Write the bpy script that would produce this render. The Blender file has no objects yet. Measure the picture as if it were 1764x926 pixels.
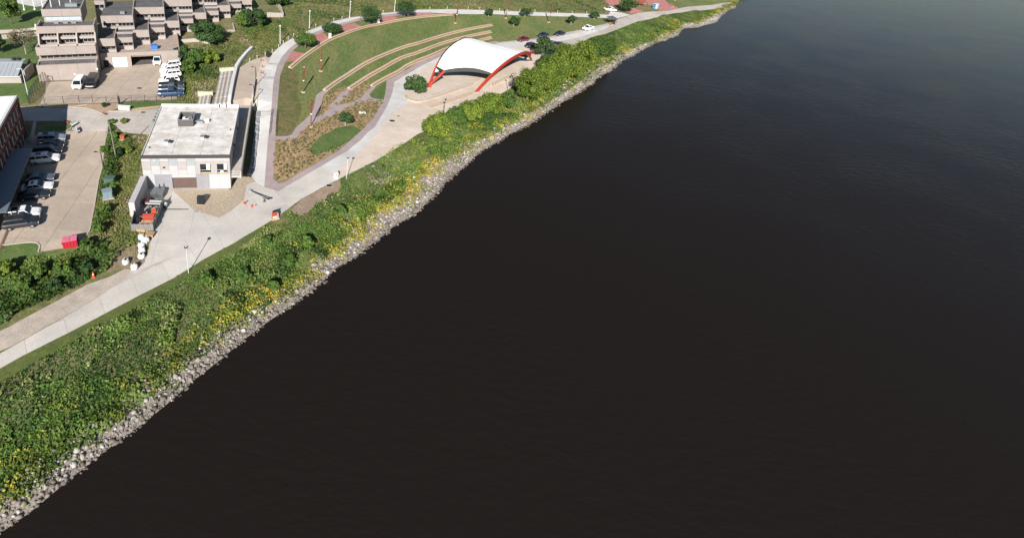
import bpy, bmesh, math, random
import numpy as np
from mathutils import Vector, Matrix, geometry
R_ = math.radians
rng = np.random.default_rng(7)
random.seed(7)
SC = bpy.context.scene
COL = SC.collection
# ---------------------------------------------------------------- camera
FPX, CX, CY, CAMH = 924.0, 600.0, 253.0, 53.0
M3 = np.array([[0.99750917, 0.07053689, 0.0],
               [0.03366583, -0.47609097, 0.87875139],
               [0.06198439, -0.87656257, -0.47727979]])      # columns: right, down, forward
cam = bpy.data.cameras.new("camera")
camo = bpy.data.objects.new("camera", cam)
COL.objects.link(camo)
SC.camera = camo
r, d, f = M3[:, 0], M3[:, 1], M3[:, 2]
camo.matrix_world = Matrix(((r[0], -d[0], -f[0], 0), (r[1], -d[1], -f[1], 0), (r[2], -d[2], -f[2], CAMH), (0, 0, 0, 1)))
cam.sensor_fit = 'HORIZONTAL'
cam.sensor_width = 36.0
cam.lens = FPX / 1764 * 36
cam.shift_x = (882 - CX) / 1764
cam.shift_y = (CY - 463) / 1764
cam.clip_start = 1.0
cam.clip_end = 9000
# ---------------------------------------------------------------- light
SUN_EL = R_(29.5)
SHADOW_AZ = R_(82)                       # direction shadows fall, measured from +X
world = bpy.data.worlds.new("World")
SC.world = world
world.use_nodes = True
nt = world.node_tree
sky = nt.nodes.new("ShaderNodeTexSky")
sky.sky_type = 'NISHITA'
sky.sun_disc = False
sky.sun_elevation = SUN_EL
tosun = Vector((-math.cos(SHADOW_AZ), -math.sin(SHADOW_AZ), math.tan(SUN_EL))).normalized()
sky.sun_rotation = math.atan2(tosun.x, tosun.y)
sky.air_density = 1.0
sky.dust_density = 0.25
nt.links.new(sky.outputs[0], nt.nodes["Background"].inputs[0])
nt.nodes["Background"].inputs[1].default_value = 0.05
sl = bpy.data.lights.new("sun", 'SUN')
sl.energy = 5.0
sl.angle = R_(0.5)
sl.color = (1.0, 0.945, 0.88)
so = bpy.data.objects.new("sun", sl)
COL.objects.link(so)
so.rotation_euler = tosun.to_track_quat('Z', 'Y').to_euler()
so.location = (0, 0, 120)
SC.view_settings.view_transform = 'Standard'
SC.view_settings.look = 'None'
SC.view_settings.exposure = 0.66
SC.view_settings.gamma = 1.0
# ---------------------------------------------------------------- pixel -> world
CAM = np.array([0, 0, CAMH])
def ray(x, y):
    return M3 @ np.array([(x - CX) / FPX, (y - CY) / FPX, 1.0])
def GZ(x, y, z):
    v = ray(x, y)
    return CAM + v * ((z - CAMH) / v[2])
WZ = -2.6                                 # river level
CTRL = [(346,449,-.4),(400,420,0),(475,375,0),(560,320,0),(640,281,0),(725,229,0),(800,190,0),(895,140,0),(960,95,.3),(1050,58,.6),(1150,28,.8),(1200,19,.8),
 (245,505,-.5),(130,505,-.3),(0,505,.2),(200,470,-.3),(300,478,-.5),(120,572,-.5),(0,632,-.5),(-60,600,0),(0,560,.1),(60,540,0),(260,420,0),(330,370,0),(420,340,0),(455,322,0),(500,312,0),(600,258,0),(665,190,0),(680,140,0),(740,160,0),(820,150,0),(880,120,0),(840,80,.2),(900,72,.3),(950,65,.5),(1026,45,.8),
 (240,335,0),(300,330,0),(398,326,0),(240,390,0),(240,440,-.3),
 (120,240,1.5),(180,240,1.5),(40,400,1.5),(150,410,1.2),(65,432,1.3),(0,300,1.5),(60,200,2.2),(190,195,2.6),(100,300,1.5),(0,440,1.2),(100,450,.4),
 (212,330,.9),(200,300,1.5),(232,270,2),(225,235,2.6),(270,200,3),
 (66,175,3),(300,170,3),(200,140,3),(310,110,3),(170,136,3),(100,190,2.7),(0,160,3),
 (0,100,3.5),(50,60,3.5),(0,0,4),(60,20,4),(-60,100,3.5),(-100,300,1.5),(-100,430,1),
 (310,160,3),(330,100,4.5),(380,100,4.8),(420,60,5.5),(450,20,6),(480,40,5.5),(350,70,6),(405,40,6.5),(520,10,6),(600,8,6),(700,5,5.5),(800,5,5),(900,5,4),(1000,10,3),
 (400,180,3.5),(430,170,3.5),(430,110,3.6),(410,120,3.6),(455,100,3.8),
 (465,320,0),(455,250,1.2),(460,200,2.3),(465,150,3.2),(475,110,3.8),(500,75,4.2),(550,48,4.4),(600,33,4.5),(680,22,4.5),(760,20,4.3),(850,22,3.6),(950,25,2.4),(1030,29,1.4),(1060,20,1.2),(1130,5,1.5),(1169,12,1),(1190,2,1.2),
 (520,100,3.3),(600,57,4),(700,35,4),(780,26,4.2),(560,157,2),(475,240,1.3),(530,215,1.2),(560,190,1.2),(600,180,.8),(640,172,.3),
 (640,105,2),(720,74,2.2),(812,50,2),(640,130,1.2),(720,90,1.3),(812,62,1.2),(642,148,.5),(700,116,.5),(770,85,.4),(840,67,.4),(880,45,1.4),(940,45,1.2),(540,260,.6),(490,280,.5),(610,205,.5),
 (415,250,0),(400,300,0),(420,200,0.6)]
SHORE = [(-170,1045),(-80,975),(-10,925),(50,884),(90,846),(140,812),(180,776),(230,745),(262,712),(310,680),(340,648),(380,622),(405,596),(440,572),(470,548),(505,526),(532,504),(560,483),(573.5,464),(592.5,453.7),(622,438),(629,428),(639,422.6),(655,410),(671,395.5),(687,383),(713,371),(732,354),(752.5,333),(770,312.6),(795.7,290),(813,277.7),(816.6,271),(837.7,255),(862,243.7),(870,235.6),(894,224),(920,211),(950.7,189),(973,174),(997.7,160),(1022,143.6),(1040,127.4),(1051,123.6),(1062,114),(1090,97),(1118,81),(1146,70),(1169,61),(1171.6,54.8),(1178.7,49),(1188.5,47.7),(1200,49),(1216,43),(1240,30),(1268,14),(1300,-4),(1340,-26),(1400,-60)]
shore = np.array([GZ(x, y, WZ) for x, y in SHORE])
pts = [GZ(x, y, z) for x, y, z in CTRL]
for i in range(len(shore)):
    a, b = shore[max(i-1,0)], shore[min(i+1,len(shore)-1)]
    t = (b - a)[:2]; t = t / np.linalg.norm(t)
    n = np.array([t[1], -t[0], 0])        # towards the river
    pts.append(shore[i])
    pts.append(shore[i] + n*7 + np.array([0,0,-2.6]))
    pts.append(shore[i] + n*22 + np.array([0,0,-4.4]))
    if 2 <= i <= 52:
        pts.append(shore[i] - n*4.5 + np.array([0,0,1.1]))
for x in range(60, 520, 60):
    pts.append(np.array([x, 20., -7.0]))
pts += [np.array(p) for p in ((-260.,-60,0),(40,-60,-7),(250,-60,-7),(500,-60,-7),(500,200,-7),(500,420,-7),(300,300,-7),(-260,60,1),(-260,200,4),(-260,420,6),(-60,420,7),(100,420,5),(180,420,2),(60,320,5))]
pts = np.array(pts)
def _rbf(P, z, q):
    D = np.sqrt(((q[:, None, :] - P[None]) ** 2).sum(-1))
    return D
P2 = pts[:, :2]; A = np.sqrt(((P2[:, None] - P2[None]) ** 2).sum(-1))
n_ = len(P2)
K = np.zeros((n_+3, n_+3)); K[:n_, :n_] = A + np.eye(n_)*0.02; K[:n_, n_] = 1; K[:n_, n_+1:] = P2; K[n_, :n_] = 1; K[n_+1:, :n_] = P2.T
sol = np.linalg.solve(K, np.concatenate([pts[:, 2], [0, 0, 0]]))
CELL = 3.0
GX = np.arange(-258, 519, CELL); GY = np.arange(-60, 420, CELL)
gx, gy = np.meshgrid(GX, GY, indexing='ij')
q = np.stack([gx.ravel(), gy.ravel()], -1)
zz = np.empty(len(q))
for s in range(0, len(q), 4000):
    D = np.sqrt(((q[s:s+4000, None] - P2[None]) ** 2).sum(-1))
    zz[s:s+4000] = D @ sol[:n_] + sol[n_] + q[s:s+4000] @ sol[n_+1:]
HZ = np.clip(zz, -8, 9).reshape(gx.shape)
def hz(x, y):
    """terrain height, exact on the triangles of the ground mesh (works on arrays)"""
    x = np.asarray(x, float); y = np.asarray(y, float)
    u = np.clip((x - GX[0]) / CELL, 0, len(GX)-1.001); v = np.clip((y - GY[0]) / CELL, 0, len(GY)-1.001)
    i = u.astype(int); j = v.astype(int); a = u - i; b = v - j
    z00, z10, z01, z11 = HZ[i, j], HZ[i+1, j], HZ[i, j+1], HZ[i+1, j+1]
    lo = z00 + a*(z10 - z00) + b*(z11 - z10)      # below the diagonal (a >= b)
    hi = z00 + b*(z01 - z00) + a*(z11 - z01)
    return np.where(a >= b, lo, hi)
def G(x, y, up=0.0):
    """point of the ground (plus up) seen at a photo pixel"""
    v = ray(x, y)
    z = 1.0
    lo_t = (12 - CAMH) / v[2]; hi_t = (-8.5 - CAMH) / v[2]
    ts = np.linspace(lo_t, hi_t, 60)
    p = CAM + v[None]*ts[:, None]
    g = p[:, 2] - hz(p[:, 0], p[:, 1]) - up
    k = np.argmax(g < 0) if (g < 0).any() else len(g)-1
    k = max(k, 1)
    a, b = ts[k-1], ts[k]
    for _ in range(30):
        m = (a + b)/2
        pm = CAM + v*m
        if pm[2] - float(hz(pm[0], pm[1])) - up < 0: b = m
        else: a = m
    return CAM + v*((a + b)/2)
def topz(x, y, base):
    """height reached by a vertical through base where the photo shows it ending at pixel x, y"""
    v = ray(x, y)
    t = math.hypot(base[0], base[1]) / math.hypot(v[0], v[1])
    return CAMH + v[2]*t
def onplane(x, y, A, B):
    """point where pixel x, y meets the vertical plane through A and B"""
    n = np.array([-(B[1]-A[1]), B[0]-A[0], 0.0]); v = ray(x, y)
    return CAM + v*(n.dot(np.asarray(A) - CAM)/n.dot(v))
def project(p):
    qv = M3.T @ (np.asarray(p, float) - CAM)
    return CX + FPX*qv[0]/qv[2], CY + FPX*qv[1]/qv[2]
def frame(p, q):
    """2D unit vector from p to q, and heading angle"""
    dx, dy = q[0]-p[0], q[1]-p[1]
    return math.atan2(dy, dx)
# ---------------------------------------------------------------- materials
def sock(node, *names):
    for n in names:
        if n in node.inputs: return node.inputs[n]
MATS = {}
def mat(name, col, rough=0.8, var=0.0, scale=1.0, col2=None, bump=0.0, bscale=8.0, metal=0.0, spec=None, detail=6.0, scale2=None, var2=0.0, emit=None, coat=0.0, stretch=None, orand=0.0):
    if name in MATS: return MATS[name]
    m = bpy.data.materials.new(name); m.use_nodes = True
    t = m.node_tree; b = t.nodes["Principled BSDF"]
    b.inputs["Base Color"].default_value = (*col, 1)
    b.inputs["Roughness"].default_value = rough
    b.inputs["Metallic"].default_value = metal
    if spec is not None: sock(b, "Specular IOR Level", "Specular").default_value = spec
    if coat: sock(b, "Coat Weight", "Clearcoat").default_value = coat
    L = t.links.new
    tc = t.nodes.new("ShaderNodeTexCoord"); vec = tc.outputs["Object"]
    if stretch:
        mp = t.nodes.new("ShaderNodeMapping"); mp.inputs["Scale"].default_value = stretch[:3]
        if len(stretch) > 3: mp.inputs["Rotation"].default_value[2] = stretch[3]
        L(vec, mp.inputs[0]); vec = mp.outputs[0]
    if var or col2:
        n = t.nodes.new("ShaderNodeTexNoise"); n.inputs["Scale"].default_value = scale; n.inputs["Detail"].default_value = detail; n.inputs["Roughness"].default_value = .62
        L(vec, n.inputs["Vector"])
        cr = t.nodes.new("ShaderNodeValToRGB")
        c2 = col2 or tuple(c*(1-var) for c in col)
        c1 = col if col2 else tuple(min(1, c*(1+var)) for c in col)
        cr.color_ramp.elements[0].position = .36; cr.color_ramp.elements[1].position = .64
        cr.color_ramp.elements[0].color = (*c2, 1); cr.color_ramp.elements[1].color = (*c1, 1)
        L(n.outputs["Fac"], cr.inputs[0]); out = cr.outputs[0]
        if scale2:
            n2 = t.nodes.new("ShaderNodeTexNoise"); n2.inputs["Scale"].default_value = scale2; n2.inputs["Detail"].default_value = 4
            L(vec, n2.inputs["Vector"])
            mr = t.nodes.new("ShaderNodeMapRange"); mr.inputs[1].default_value = .3; mr.inputs[2].default_value = .7; mr.inputs[3].default_value = 1-var2; mr.inputs[4].default_value = 1+var2
            L(n2.outputs["Fac"], mr.inputs[0])
            mx = t.nodes.new("ShaderNodeVectorMath"); mx.operation = 'SCALE'
            L(out, mx.inputs[0]); L(mr.outputs[0], mx.inputs["Scale"]); out = mx.outputs[0]
        if orand:
            oi = t.nodes.new("ShaderNodeObjectInfo"); m2 = t.nodes.new("ShaderNodeMapRange"); m2.inputs[3].default_value = 1-orand; m2.inputs[4].default_value = 1+orand
            L(oi.outputs["Random"], m2.inputs[0]); mx2 = t.nodes.new("ShaderNodeVectorMath"); mx2.operation = 'SCALE'
            L(out, mx2.inputs[0]); L(m2.outputs[0], mx2.inputs["Scale"]); out = mx2.outputs[0]
        L(out, b.inputs["Base Color"])
    if bump:
        n3 = t.nodes.new("ShaderNodeTexNoise"); n3.inputs["Scale"].default_value = bscale; n3.inputs["Detail"].default_value = 5
        L(vec, n3.inputs["Vector"])
        bp = t.nodes.new("ShaderNodeBump"); bp.inputs["Strength"].default_value = bump; bp.inputs["Distance"].default_value = 0.1
        L(n3.outputs["Fac"], bp.inputs["Height"]); L(bp.outputs[0], b.inputs["Normal"])
    if emit:
        sock(b, "Emission Color").default_value = (*emit[:3], 1); sock(b, "Emission Strength").default_value = emit[3]
    MATS[name] = m
    return m
def leafmat(name, stops, rough=0.65, trans=0.0):
    """foliage: colour of each leaf from the mesh's own tint value"""
    if name in MATS: return MATS[name]
    m = bpy.data.materials.new(name); m.use_nodes = True
    t = m.node_tree; b = t.nodes["Principled BSDF"]
    b.inputs["Roughness"].default_value = rough
    sock(b, "Specular IOR Level", "Specular").default_value = 0.25
    at = t.nodes.new("ShaderNodeAttribute"); at.attribute_name = "tint"
    cr = t.nodes.new("ShaderNodeValToRGB")
    e = cr.color_ramp.elements
    while len(e) < len(stops): e.new(.5)
    for k, (p, c) in enumerate(stops): e[k].position = p; e[k].color = (*c, 1)
    t.links.new(at.outputs["Fac"], cr.inputs[0]); t.links.new(cr.outputs[0], b.inputs["Base Color"])
    MATS[name] = m
    return m
CONC = mat("pale_concrete", (.50,.47,.43), .85, .07, .25, scale2=3.0, var2=.06, bump=.05, bscale=20, orand=.045)
CONCW = mat("white_concrete", (.555,.54,.52), .85, .06, .3, scale2=4.0, var2=.05, orand=.045)
CONCB = mat("bluish_concrete", (.56,.56,.56), .85, .08, .25, col2=(.50,.47,.43), scale2=3.0, var2=.05)
CONCT = mat("tan_concrete", (.52,.42,.33), .88, .1, .2, col2=(.58,.51,.44), scale2=2.0, var2=.06, orand=.045)
CONCL = mat("lot_concrete", (.445,.365,.295), .9, .1, .35, col2=(.385,.315,.25), scale2=2.5, var2=.07, orand=.045)
CONCG = mat("grey_concrete", (.42,.38,.345), .9, .1, .3, scale2=2.0, var2=.06, orand=.045)
MAUVE = mat("mauve_paving", (.34,.275,.27), .88, .08, .5, scale2=5.0, var2=.06)
BRICKP = mat("red_brick_paving", (.40,.17,.145), .88, .14, .8, scale2=6.0, var2=.1)
LAWN = mat("lawn_grass", (.086,.132,.028), .9, .3, .16, col2=(.152,.158,.05), scale2=2.2, var2=.3, bump=.5, bscale=6, stretch=(1,.35,1,.9))
LAWND = mat("dark_lawn", (.06,.112,.022), .9, .3, .3, col2=(.10,.14,.035), scale2=2.5, var2=.3, bump=.5, bscale=6)
LAWNB = mat("patchy_lawn", (.075,.10,.022), .9, .3, .35, col2=(.17,.125,.055), scale2=1.6, var2=.3, bump=.5, bscale=6)
WILD = mat("wild_ground", (.115,.135,.038), .95, .3, .22, col2=(.185,.155,.075), scale2=1.3, var2=.35, bump=.8, bscale=3)
DIRT = mat("brown_dirt", (.27,.20,.145), .95, .15, .6, scale2=3, var2=.15, bump=.4, bscale=5)
GRAV = mat("gravel_dirt", (.42,.36,.30), .95, .12, .8, scale2=6, var2=.15, bump=.5, bscale=9)
MULCH = mat("straw_mulch", (.37,.245,.14), .95, .2, .5, col2=(.24,.17,.085), scale2=1.3, var2=.35, bump=.7, bscale=6)
PEBB = mat("tan_pebbles", (.47,.39,.29), .95, .2, 3.0, col2=(.33,.265,.195), scale2=9, var2=.3, bump=.6, bscale=10)
VERGE = mat("mown_verge", (.095,.115,.024), .9, .2, .6, col2=(.075,.105,.022), scale2=3, var2=.25, bump=.5, bscale=6)
CURB = mat("kerb_concrete", (.42,.37,.32), .85, .05, 1)
TANST = mat("tan_stone", (.52,.40,.285), .85, .08, .8, scale2=4, var2=.06)
REDST = mat("red_brown_stone", (.27,.13,.095), .85, .1, 1)
# ---------------------------------------------------------------- object helpers
def tag(o, label=None, cat=None, group=None, kind=None):
    if label: o["label"] = label
    if cat: o["category"] = cat
    if group: o["group"] = group
    if kind: o["kind"] = kind
    return o
def thing(name, label, cat, loc=(0,0,0), rz=0.0, group=None):
    o = bpy.data.objects.new(name, None); COL.objects.link(o)
    o.empty_display_size = .3
    o.location = loc; o.rotation_euler = (0, 0, rz)
    return tag(o, label, cat, group)
def link(name, me, m=None, parent=None):
    o = bpy.data.objects.new(name, me); COL.objects.link(o)
    if m and not me.materials: me.materials.append(m)
    if parent: o.parent = parent
    return o
def copy_tree(o, parent=None):
    c = o.copy(); COL.objects.link(c)
    c.parent = parent
    for ch in list(o.children):
        copy_tree(ch, c)
    return c
class MB:
    """collects simple solids into one mesh"""
    def __init__(s): s.v = []; s.f = []
    def add(s, v, f):
        k = len(s.v); s.v += [tuple(map(float, p)) for p in v]; s.f += [tuple(i + k for i in q) for q in f]; return s
    def box(s, cx, cy, cz, lx, ly, lz, rz=0.0):
        c, n = math.cos(rz), math.sin(rz)
        v = []
        for z in (-lz/2, lz/2):
            for x, y in ((-lx/2,-ly/2),(lx/2,-ly/2),(lx/2,ly/2),(-lx/2,ly/2)):
                v.append((cx + x*c - y*n, cy + x*n + y*c, cz + z))
        return s.add(v, [(3,2,1,0),(4,5,6,7),(0,1,5,4),(1,2,6,5),(2,3,7,6),(3,0,4,7)])
    def prism(s, poly, z0, z1):
        """poly counter-clockwise list of (x, y); z0 / z1 scalars or per-vertex lists"""
        n = len(poly)
        za = z0 if hasattr(z0, '__len__') else [z0]*n
        zb = z1 if hasattr(z1, '__len__') else [z1]*n
        a = sum(poly[i][0]*poly[(i+1)%n][1] - poly[(i+1)%n][0]*poly[i][1] for i in range(n))
        if a < 0: poly = list(poly)[::-1]; za = list(za)[::-1]; zb = list(zb)[::-1]
        v = [(p[0], p[1], z) for p, z in zip(poly, za)] + [(p[0], p[1], z) for p, z in zip(poly, zb)]
        return s.add(v, [tuple(range(n-1,-1,-1)), tuple(range(n, 2*n))] + [(i, (i+1)%n, n+(i+1)%n, n+i) for i in range(n)])
    def tube(s, path, rad, n=8, caps=True):
        path = [Vector(p) for p in path]
        rads = rad if hasattr(rad, '__len__') else [rad]*len(path)
        rings = []
        for i, p in enumerate(path):
            t = (path[min(i+1, len(path)-1)] - path[max(i-1, 0)]).normalized()
            a = t.cross(Vector((0,0,1)))
            if a.length < .05: a = t.cross(Vector((1,0,0)))
            a.normalize(); b = t.cross(a)
            rings.append([p + (a*math.cos(2*math.pi*k/n) + b*math.sin(2*math.pi*k/n))*rads[i] for k in range(n)])
        v = [q for rg in rings for q in rg]; f = []
        for i in range(len(rings)-1):
            for k in range(n):
                f.append((i*n+k, i*n+(k+1)%n, (i+1)*n+(k+1)%n, (i+1)*n+k))
        if caps: f += [tuple(range(n-1,-1,-1)), tuple(range((len(rings)-1)*n, len(rings)*n))]
        return s.add(v, f)
    def loft(s, secs, caps=True):
        n = len(secs[0]); v = [p for q in secs for p in q]; f = []
        for i in range(len(secs)-1):
            for k in range(n):
                f.append((i*n+k, i*n+(k+1)%n, (i+1)*n+(k+1)%n, (i+1)*n+k))
        if caps: f += [tuple(range(n-1,-1,-1)), tuple(range((len(secs)-1)*n, len(secs)*n))]
        return s.add(v, f)
    def quad(s, *p): return s.add(p, [tuple(range(len(p)))])
    def mesh(s, name, m, smooth=False, fix=True):
        me = bpy.data.meshes.new(name); me.from_pydata(s.v, [], s.f)
        if fix:
            bm = bmesh.new(); bm.from_mesh(me); bmesh.ops.recalc_face_normals(bm, faces=bm.faces); bm.to_mesh(me); bm.free()
        if smooth:
            me.polygons.foreach_set("use_smooth", [True]*len(me.polygons))
        me.materials.append(m); return me
    def build(s, name, m, parent=None, smooth=False, fix=True):
        return link(name, s.mesh(name, m, smooth, fix), None, parent)
def bevel(o, w, seg=1):
    md = o.modifiers.new("bevel", 'BEVEL'); md.width = w; md.segments = seg; md.limit_method = 'ANGLE'; return o
def W(pix): return [tuple(G(x, y)[:2]) for x, y in pix]
def inpoly(x, y, poly):
    c = np.zeros(len(x), bool); n = len(poly); j = n-1
    for i in range(n):
        xi, yi = poly[i]; xj, yj = poly[j]
        m = ((yi > y) != (yj > y))
        with np.errstate(divide='ignore', invalid='ignore'):
            m &= x < (xj-xi)*(y-yi)/(yj-yi+1e-12)+xi
        c ^= m; j = i
    return c
def drape(poly, dz, skirt=0.0, x0=0, flat=False):
    """sheet over the terrain triangles inside a world polygon, as a bmesh"""
    v3 = [Vector((p[0], p[1], 0)) for p in poly]
    tris = geometry.tessellate_polygon([v3])
    bm = bmesh.new()
    vs = [bm.verts.new(v) for v in v3]
    for t in tris:
        try: bm.faces.new([vs[i] for i in t])
        except ValueError: pass
    xs = [p[0] for p in poly]; ys = [p[1] for p in poly]
    def cut(co, no):
        g = bm.verts[:] + bm.edges[:] + bm.faces[:]
        bmesh.ops.bisect_plane(bm, geom=g, dist=1e-5, plane_co=co, plane_no=no)
    for k in range(math.ceil(min(xs)/CELL), math.floor(max(xs)/CELL)+1): cut((k*CELL,0,0),(1,0,0))
    for k in range(math.ceil(min(ys)/CELL), math.floor(max(ys)/CELL)+1): cut((0,k*CELL,0),(0,1,0))
    lo, hi = min(xs)-max(ys), max(xs)-min(ys)
    for k in range(math.ceil(lo/CELL), math.floor(hi/CELL)+1): cut((k*CELL,0,0),(.7071,-.7071,0))
    co = np.array([v.co[:] for v in bm.verts])
    z = hz(co[:,0], co[:,1]) + dz
    for v, h in zip(bm.verts, z): v.co.z = h
    bmesh.ops.recalc_face_normals(bm, faces=bm.faces)
    if bm.faces and sum(f.normal.z for f in bm.faces) < 0: bmesh.ops.reverse_faces(bm, faces=bm.faces)
    if skirt:
        be = [e for e in bm.edges if e.is_boundary]
        ret = bmesh.ops.extrude_edge_only(bm, edges=be)
        for g in ret['geom']:
            if isinstance(g, bmesh.types.BMVert): g.co.z -= skirt
        bmesh.ops.recalc_face_normals(bm, faces=bm.faces)
    return bm
def sheet(name, pix, m, dz, skirt=0.0, parent=None, kind='structure', world=False):
    poly = pix if world else W(pix)
    bm = drape(poly, dz, skirt)
    me = bpy.data.meshes.new(name); bm.to_mesh(me); bm.free(); me.materials.append(m)
    o = link(name, me, None, parent)
    if kind and not parent: o["kind"] = kind
    return o
def clip_half(poly, nx, ny, c):
    out = []
    n = len(poly)
    for i in range(n):
        a, b = poly[i], poly[(i+1)%n]
        da, db = a[0]*nx + a[1]*ny - c, b[0]*nx + b[1]*ny - c
        if da <= 0: out.append(a)
        if (da < 0) != (db < 0) and abs(da-db) > 1e-9:
            t = da/(da-db); out.append((a[0]+(b[0]-a[0])*t, a[1]+(b[1]-a[1])*t))
    return out
def area(p): return abs(sum(p[i][0]*p[(i+1)%len(p)][1]-p[(i+1)%len(p)][0]*p[i][1] for i in range(len(p))))/2
def slabs(parent, poly, m, dz, ang, su, sv, gap=.05, name="slab"):
    """cut a paved polygon into separate slabs along two joint directions"""
    c, s = math.cos(ang), math.sin(ang)
    U = [p[0]*c+p[1]*s for p in poly]; V = [-p[0]*s+p[1]*c for p in poly]
    for i in range(math.floor(min(U)/su), math.ceil(max(U)/su)):
        st = clip_half(poly, c, s, (i+1)*su-gap/2); st = clip_half(st, -c, -s, -(i*su+gap/2)) if len(st) > 2 else st
        if len(st) < 3: continue
        for j in range(math.floor(min(V)/sv), math.ceil(max(V)/sv)):
            q = clip_half(st, -s, c, (j+1)*sv-gap/2); q = clip_half(q, s, -c, -(j*sv+gap/2)) if len(q) > 2 else q
            if len(q) < 3 or area(q) < .4: continue
            sheet(name, q, m, dz, .03, parent, None, world=True)
# ---------------------------------------------------------------- ground and river
def build_ground():
    xs = np.concatenate([[-4000,-1500,-600], GX, [900,2000,5000]]); ys = np.concatenate([[-3000,-900,-300], GY, [700,1600,5000]])
    X, Y = np.meshgrid(xs, ys, indexing='ij')
    Z = hz(np.clip(X, GX[0], GX[-1]), np.clip(Y, GY[0], GY[-1]))
    nx, ny = len(xs), len(ys)
    v = np.stack([X.ravel(), Y.ravel(), Z.ravel()], -1)
    i, j = np.meshgrid(np.arange(nx-1), np.arange(ny-1), indexing='ij')
    a = (i*ny+j).ravel(); b = a+ny; c = b+1; d2 = a+1
    f = np.concatenate([np.stack([a,b,c],-1), np.stack([a,c,d2],-1)])
    me = bpy.data.meshes.new("ground"); me.from_pydata(v.tolist(), [], f.tolist()); me.materials.append(WILD)
    tag(link("ground", me), kind='structure')
def water_mat():
    m = bpy.data.materials.new("river_water"); m.use_nodes = True
    t = m.node_tree; b = t.nodes["Principled BSDF"]; L = t.links.new
    b.inputs["Base Color"].default_value = (.0135,.0108,.0096,1); b.inputs["Roughness"].default_value = .12
    sock(b, "IOR").default_value = 1.33; sock(b, "Specular IOR Level").default_value = .07
    tc = t.nodes.new("ShaderNodeTexCoord")
    mp = t.nodes.new("ShaderNodeMapping"); mp.inputs["Rotation"].default_value[2] = .5; mp.inputs["Scale"].default_value = (.55, 1.2, 1)
    L(tc.outputs["Object"], mp.inputs[0])
    n = t.nodes.new("ShaderNodeTexNoise"); n.inputs["Scale"].default_value = .9; n.inputs["Detail"].default_value = 6; n.inputs["Roughness"].default_value = .6
    L(mp.outputs[0], n.inputs["Vector"])
    n2 = t.nodes.new("ShaderNodeTexNoise"); n2.inputs["Scale"].default_value = .06; n2.inputs["Detail"].default_value = 3
    L(tc.outputs["Object"], n2.inputs["Vector"])
    mr = t.nodes.new("ShaderNodeMapRange"); mr.inputs[1].default_value = .35; mr.inputs[2].default_value = .65; mr.inputs[3].default_value = .25; mr.inputs[4].default_value = .5
    L(n2.outputs["Fac"], mr.inputs[0])
    bp = t.nodes.new("ShaderNodeBump"); bp.inputs["Distance"].default_value = .22
    L(mr.outputs[0], bp.inputs["Strength"]); L(n.outputs["Fac"], bp.inputs["Height"]); L(bp.outputs[0], b.inputs["Normal"])
    return m
build_ground()
mbw = MB(); mbw.quad((-4000,-3000,WZ),(5000,-3000,WZ),(5000,5000,WZ),(-4000,5000,WZ))
tag(mbw.build("river", water_mat()), kind='structure')
JOINT = mat("joint_concrete", (.22,.18,.15), .9)
# ---------------------------------------------------------------- paved areas, lawns and beds (photo pixels of their outlines)
EDGE = [(-60,668),(40,612),(120,572),(190,535),(245,506),(300,478),(346,449),(400,420),(440,396),(475,375),(520,342),(560,320),(585,308),(640,281),(680,257),(725,229),(760,213),(800,193),(840,174),(880,152),(905,135),(925,112),(960,93),(1000,73),(1026,62),(1045,58),(1069,48.4),(1098.6,37),(1132,30),(1160,23),(1200,18),(1270,8),(1340,-4)]
PROM = EDGE + [(1340,-10),(1270,2),(1200,11),(1169,15),(1132,20),(1104,22),(1086,26),(1066,33),(1041,42),(1028,44.5),(997.6,52),(975,56),(950,63),(920,67),(888,70),(860,73),(853,72),(815,78),(775,84),(740,98),(713,113),(690,127),(666,139),(664,159),(660,175),(654,185),(641.6,205),(623.5,224),(605,241),(581,261),(553,277),(513,300),(488.6,314.5),(480.5,316),(471,308),(455.5,322),(440,313),(424,318),(420,345),(395,365),(377,376),(350,367),(335,363),(400,322),(242,322),(232,390),(262,398),(256,430),(245,455),(234,466),(190,496),(178,506),(100,552),(20,597),(-60,642)]
o = sheet("promenade", PROM, CONCG, .012)
def world_xy(pix): return W(pix)
slabs(o, W([(-40,656),(40,611),(120,571),(190,534),(245,505),(300,478),(346,449),(400,420),(440,396),(475,375),(520,342),(560,320),(585,308),(553,287),(505,314.5),(479,330),(455,322),(440,313),(425,318),(420,345),(395,365),(377,376),(350,367),(335,363),(330,400),(300,440),(190,497),(178,507),(100,553),(20,598),(-40,631)]), CONC, .03, .62, 4.5, 4.5, .05)
slabs(o, W([(335,363),(299,328.5),(296,328.5),(288,352),(264,398),(259,430),(248,455),(236,466),(300,440),(330,400)]), CONC, .03, .15, 4.5, 4.5, .05)
PURP_R = [(660,195),(645.7,219),(632.6,229),(623,240),(601,260),(597,261),(553,287),(505,314.5),(479,330)]
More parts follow.
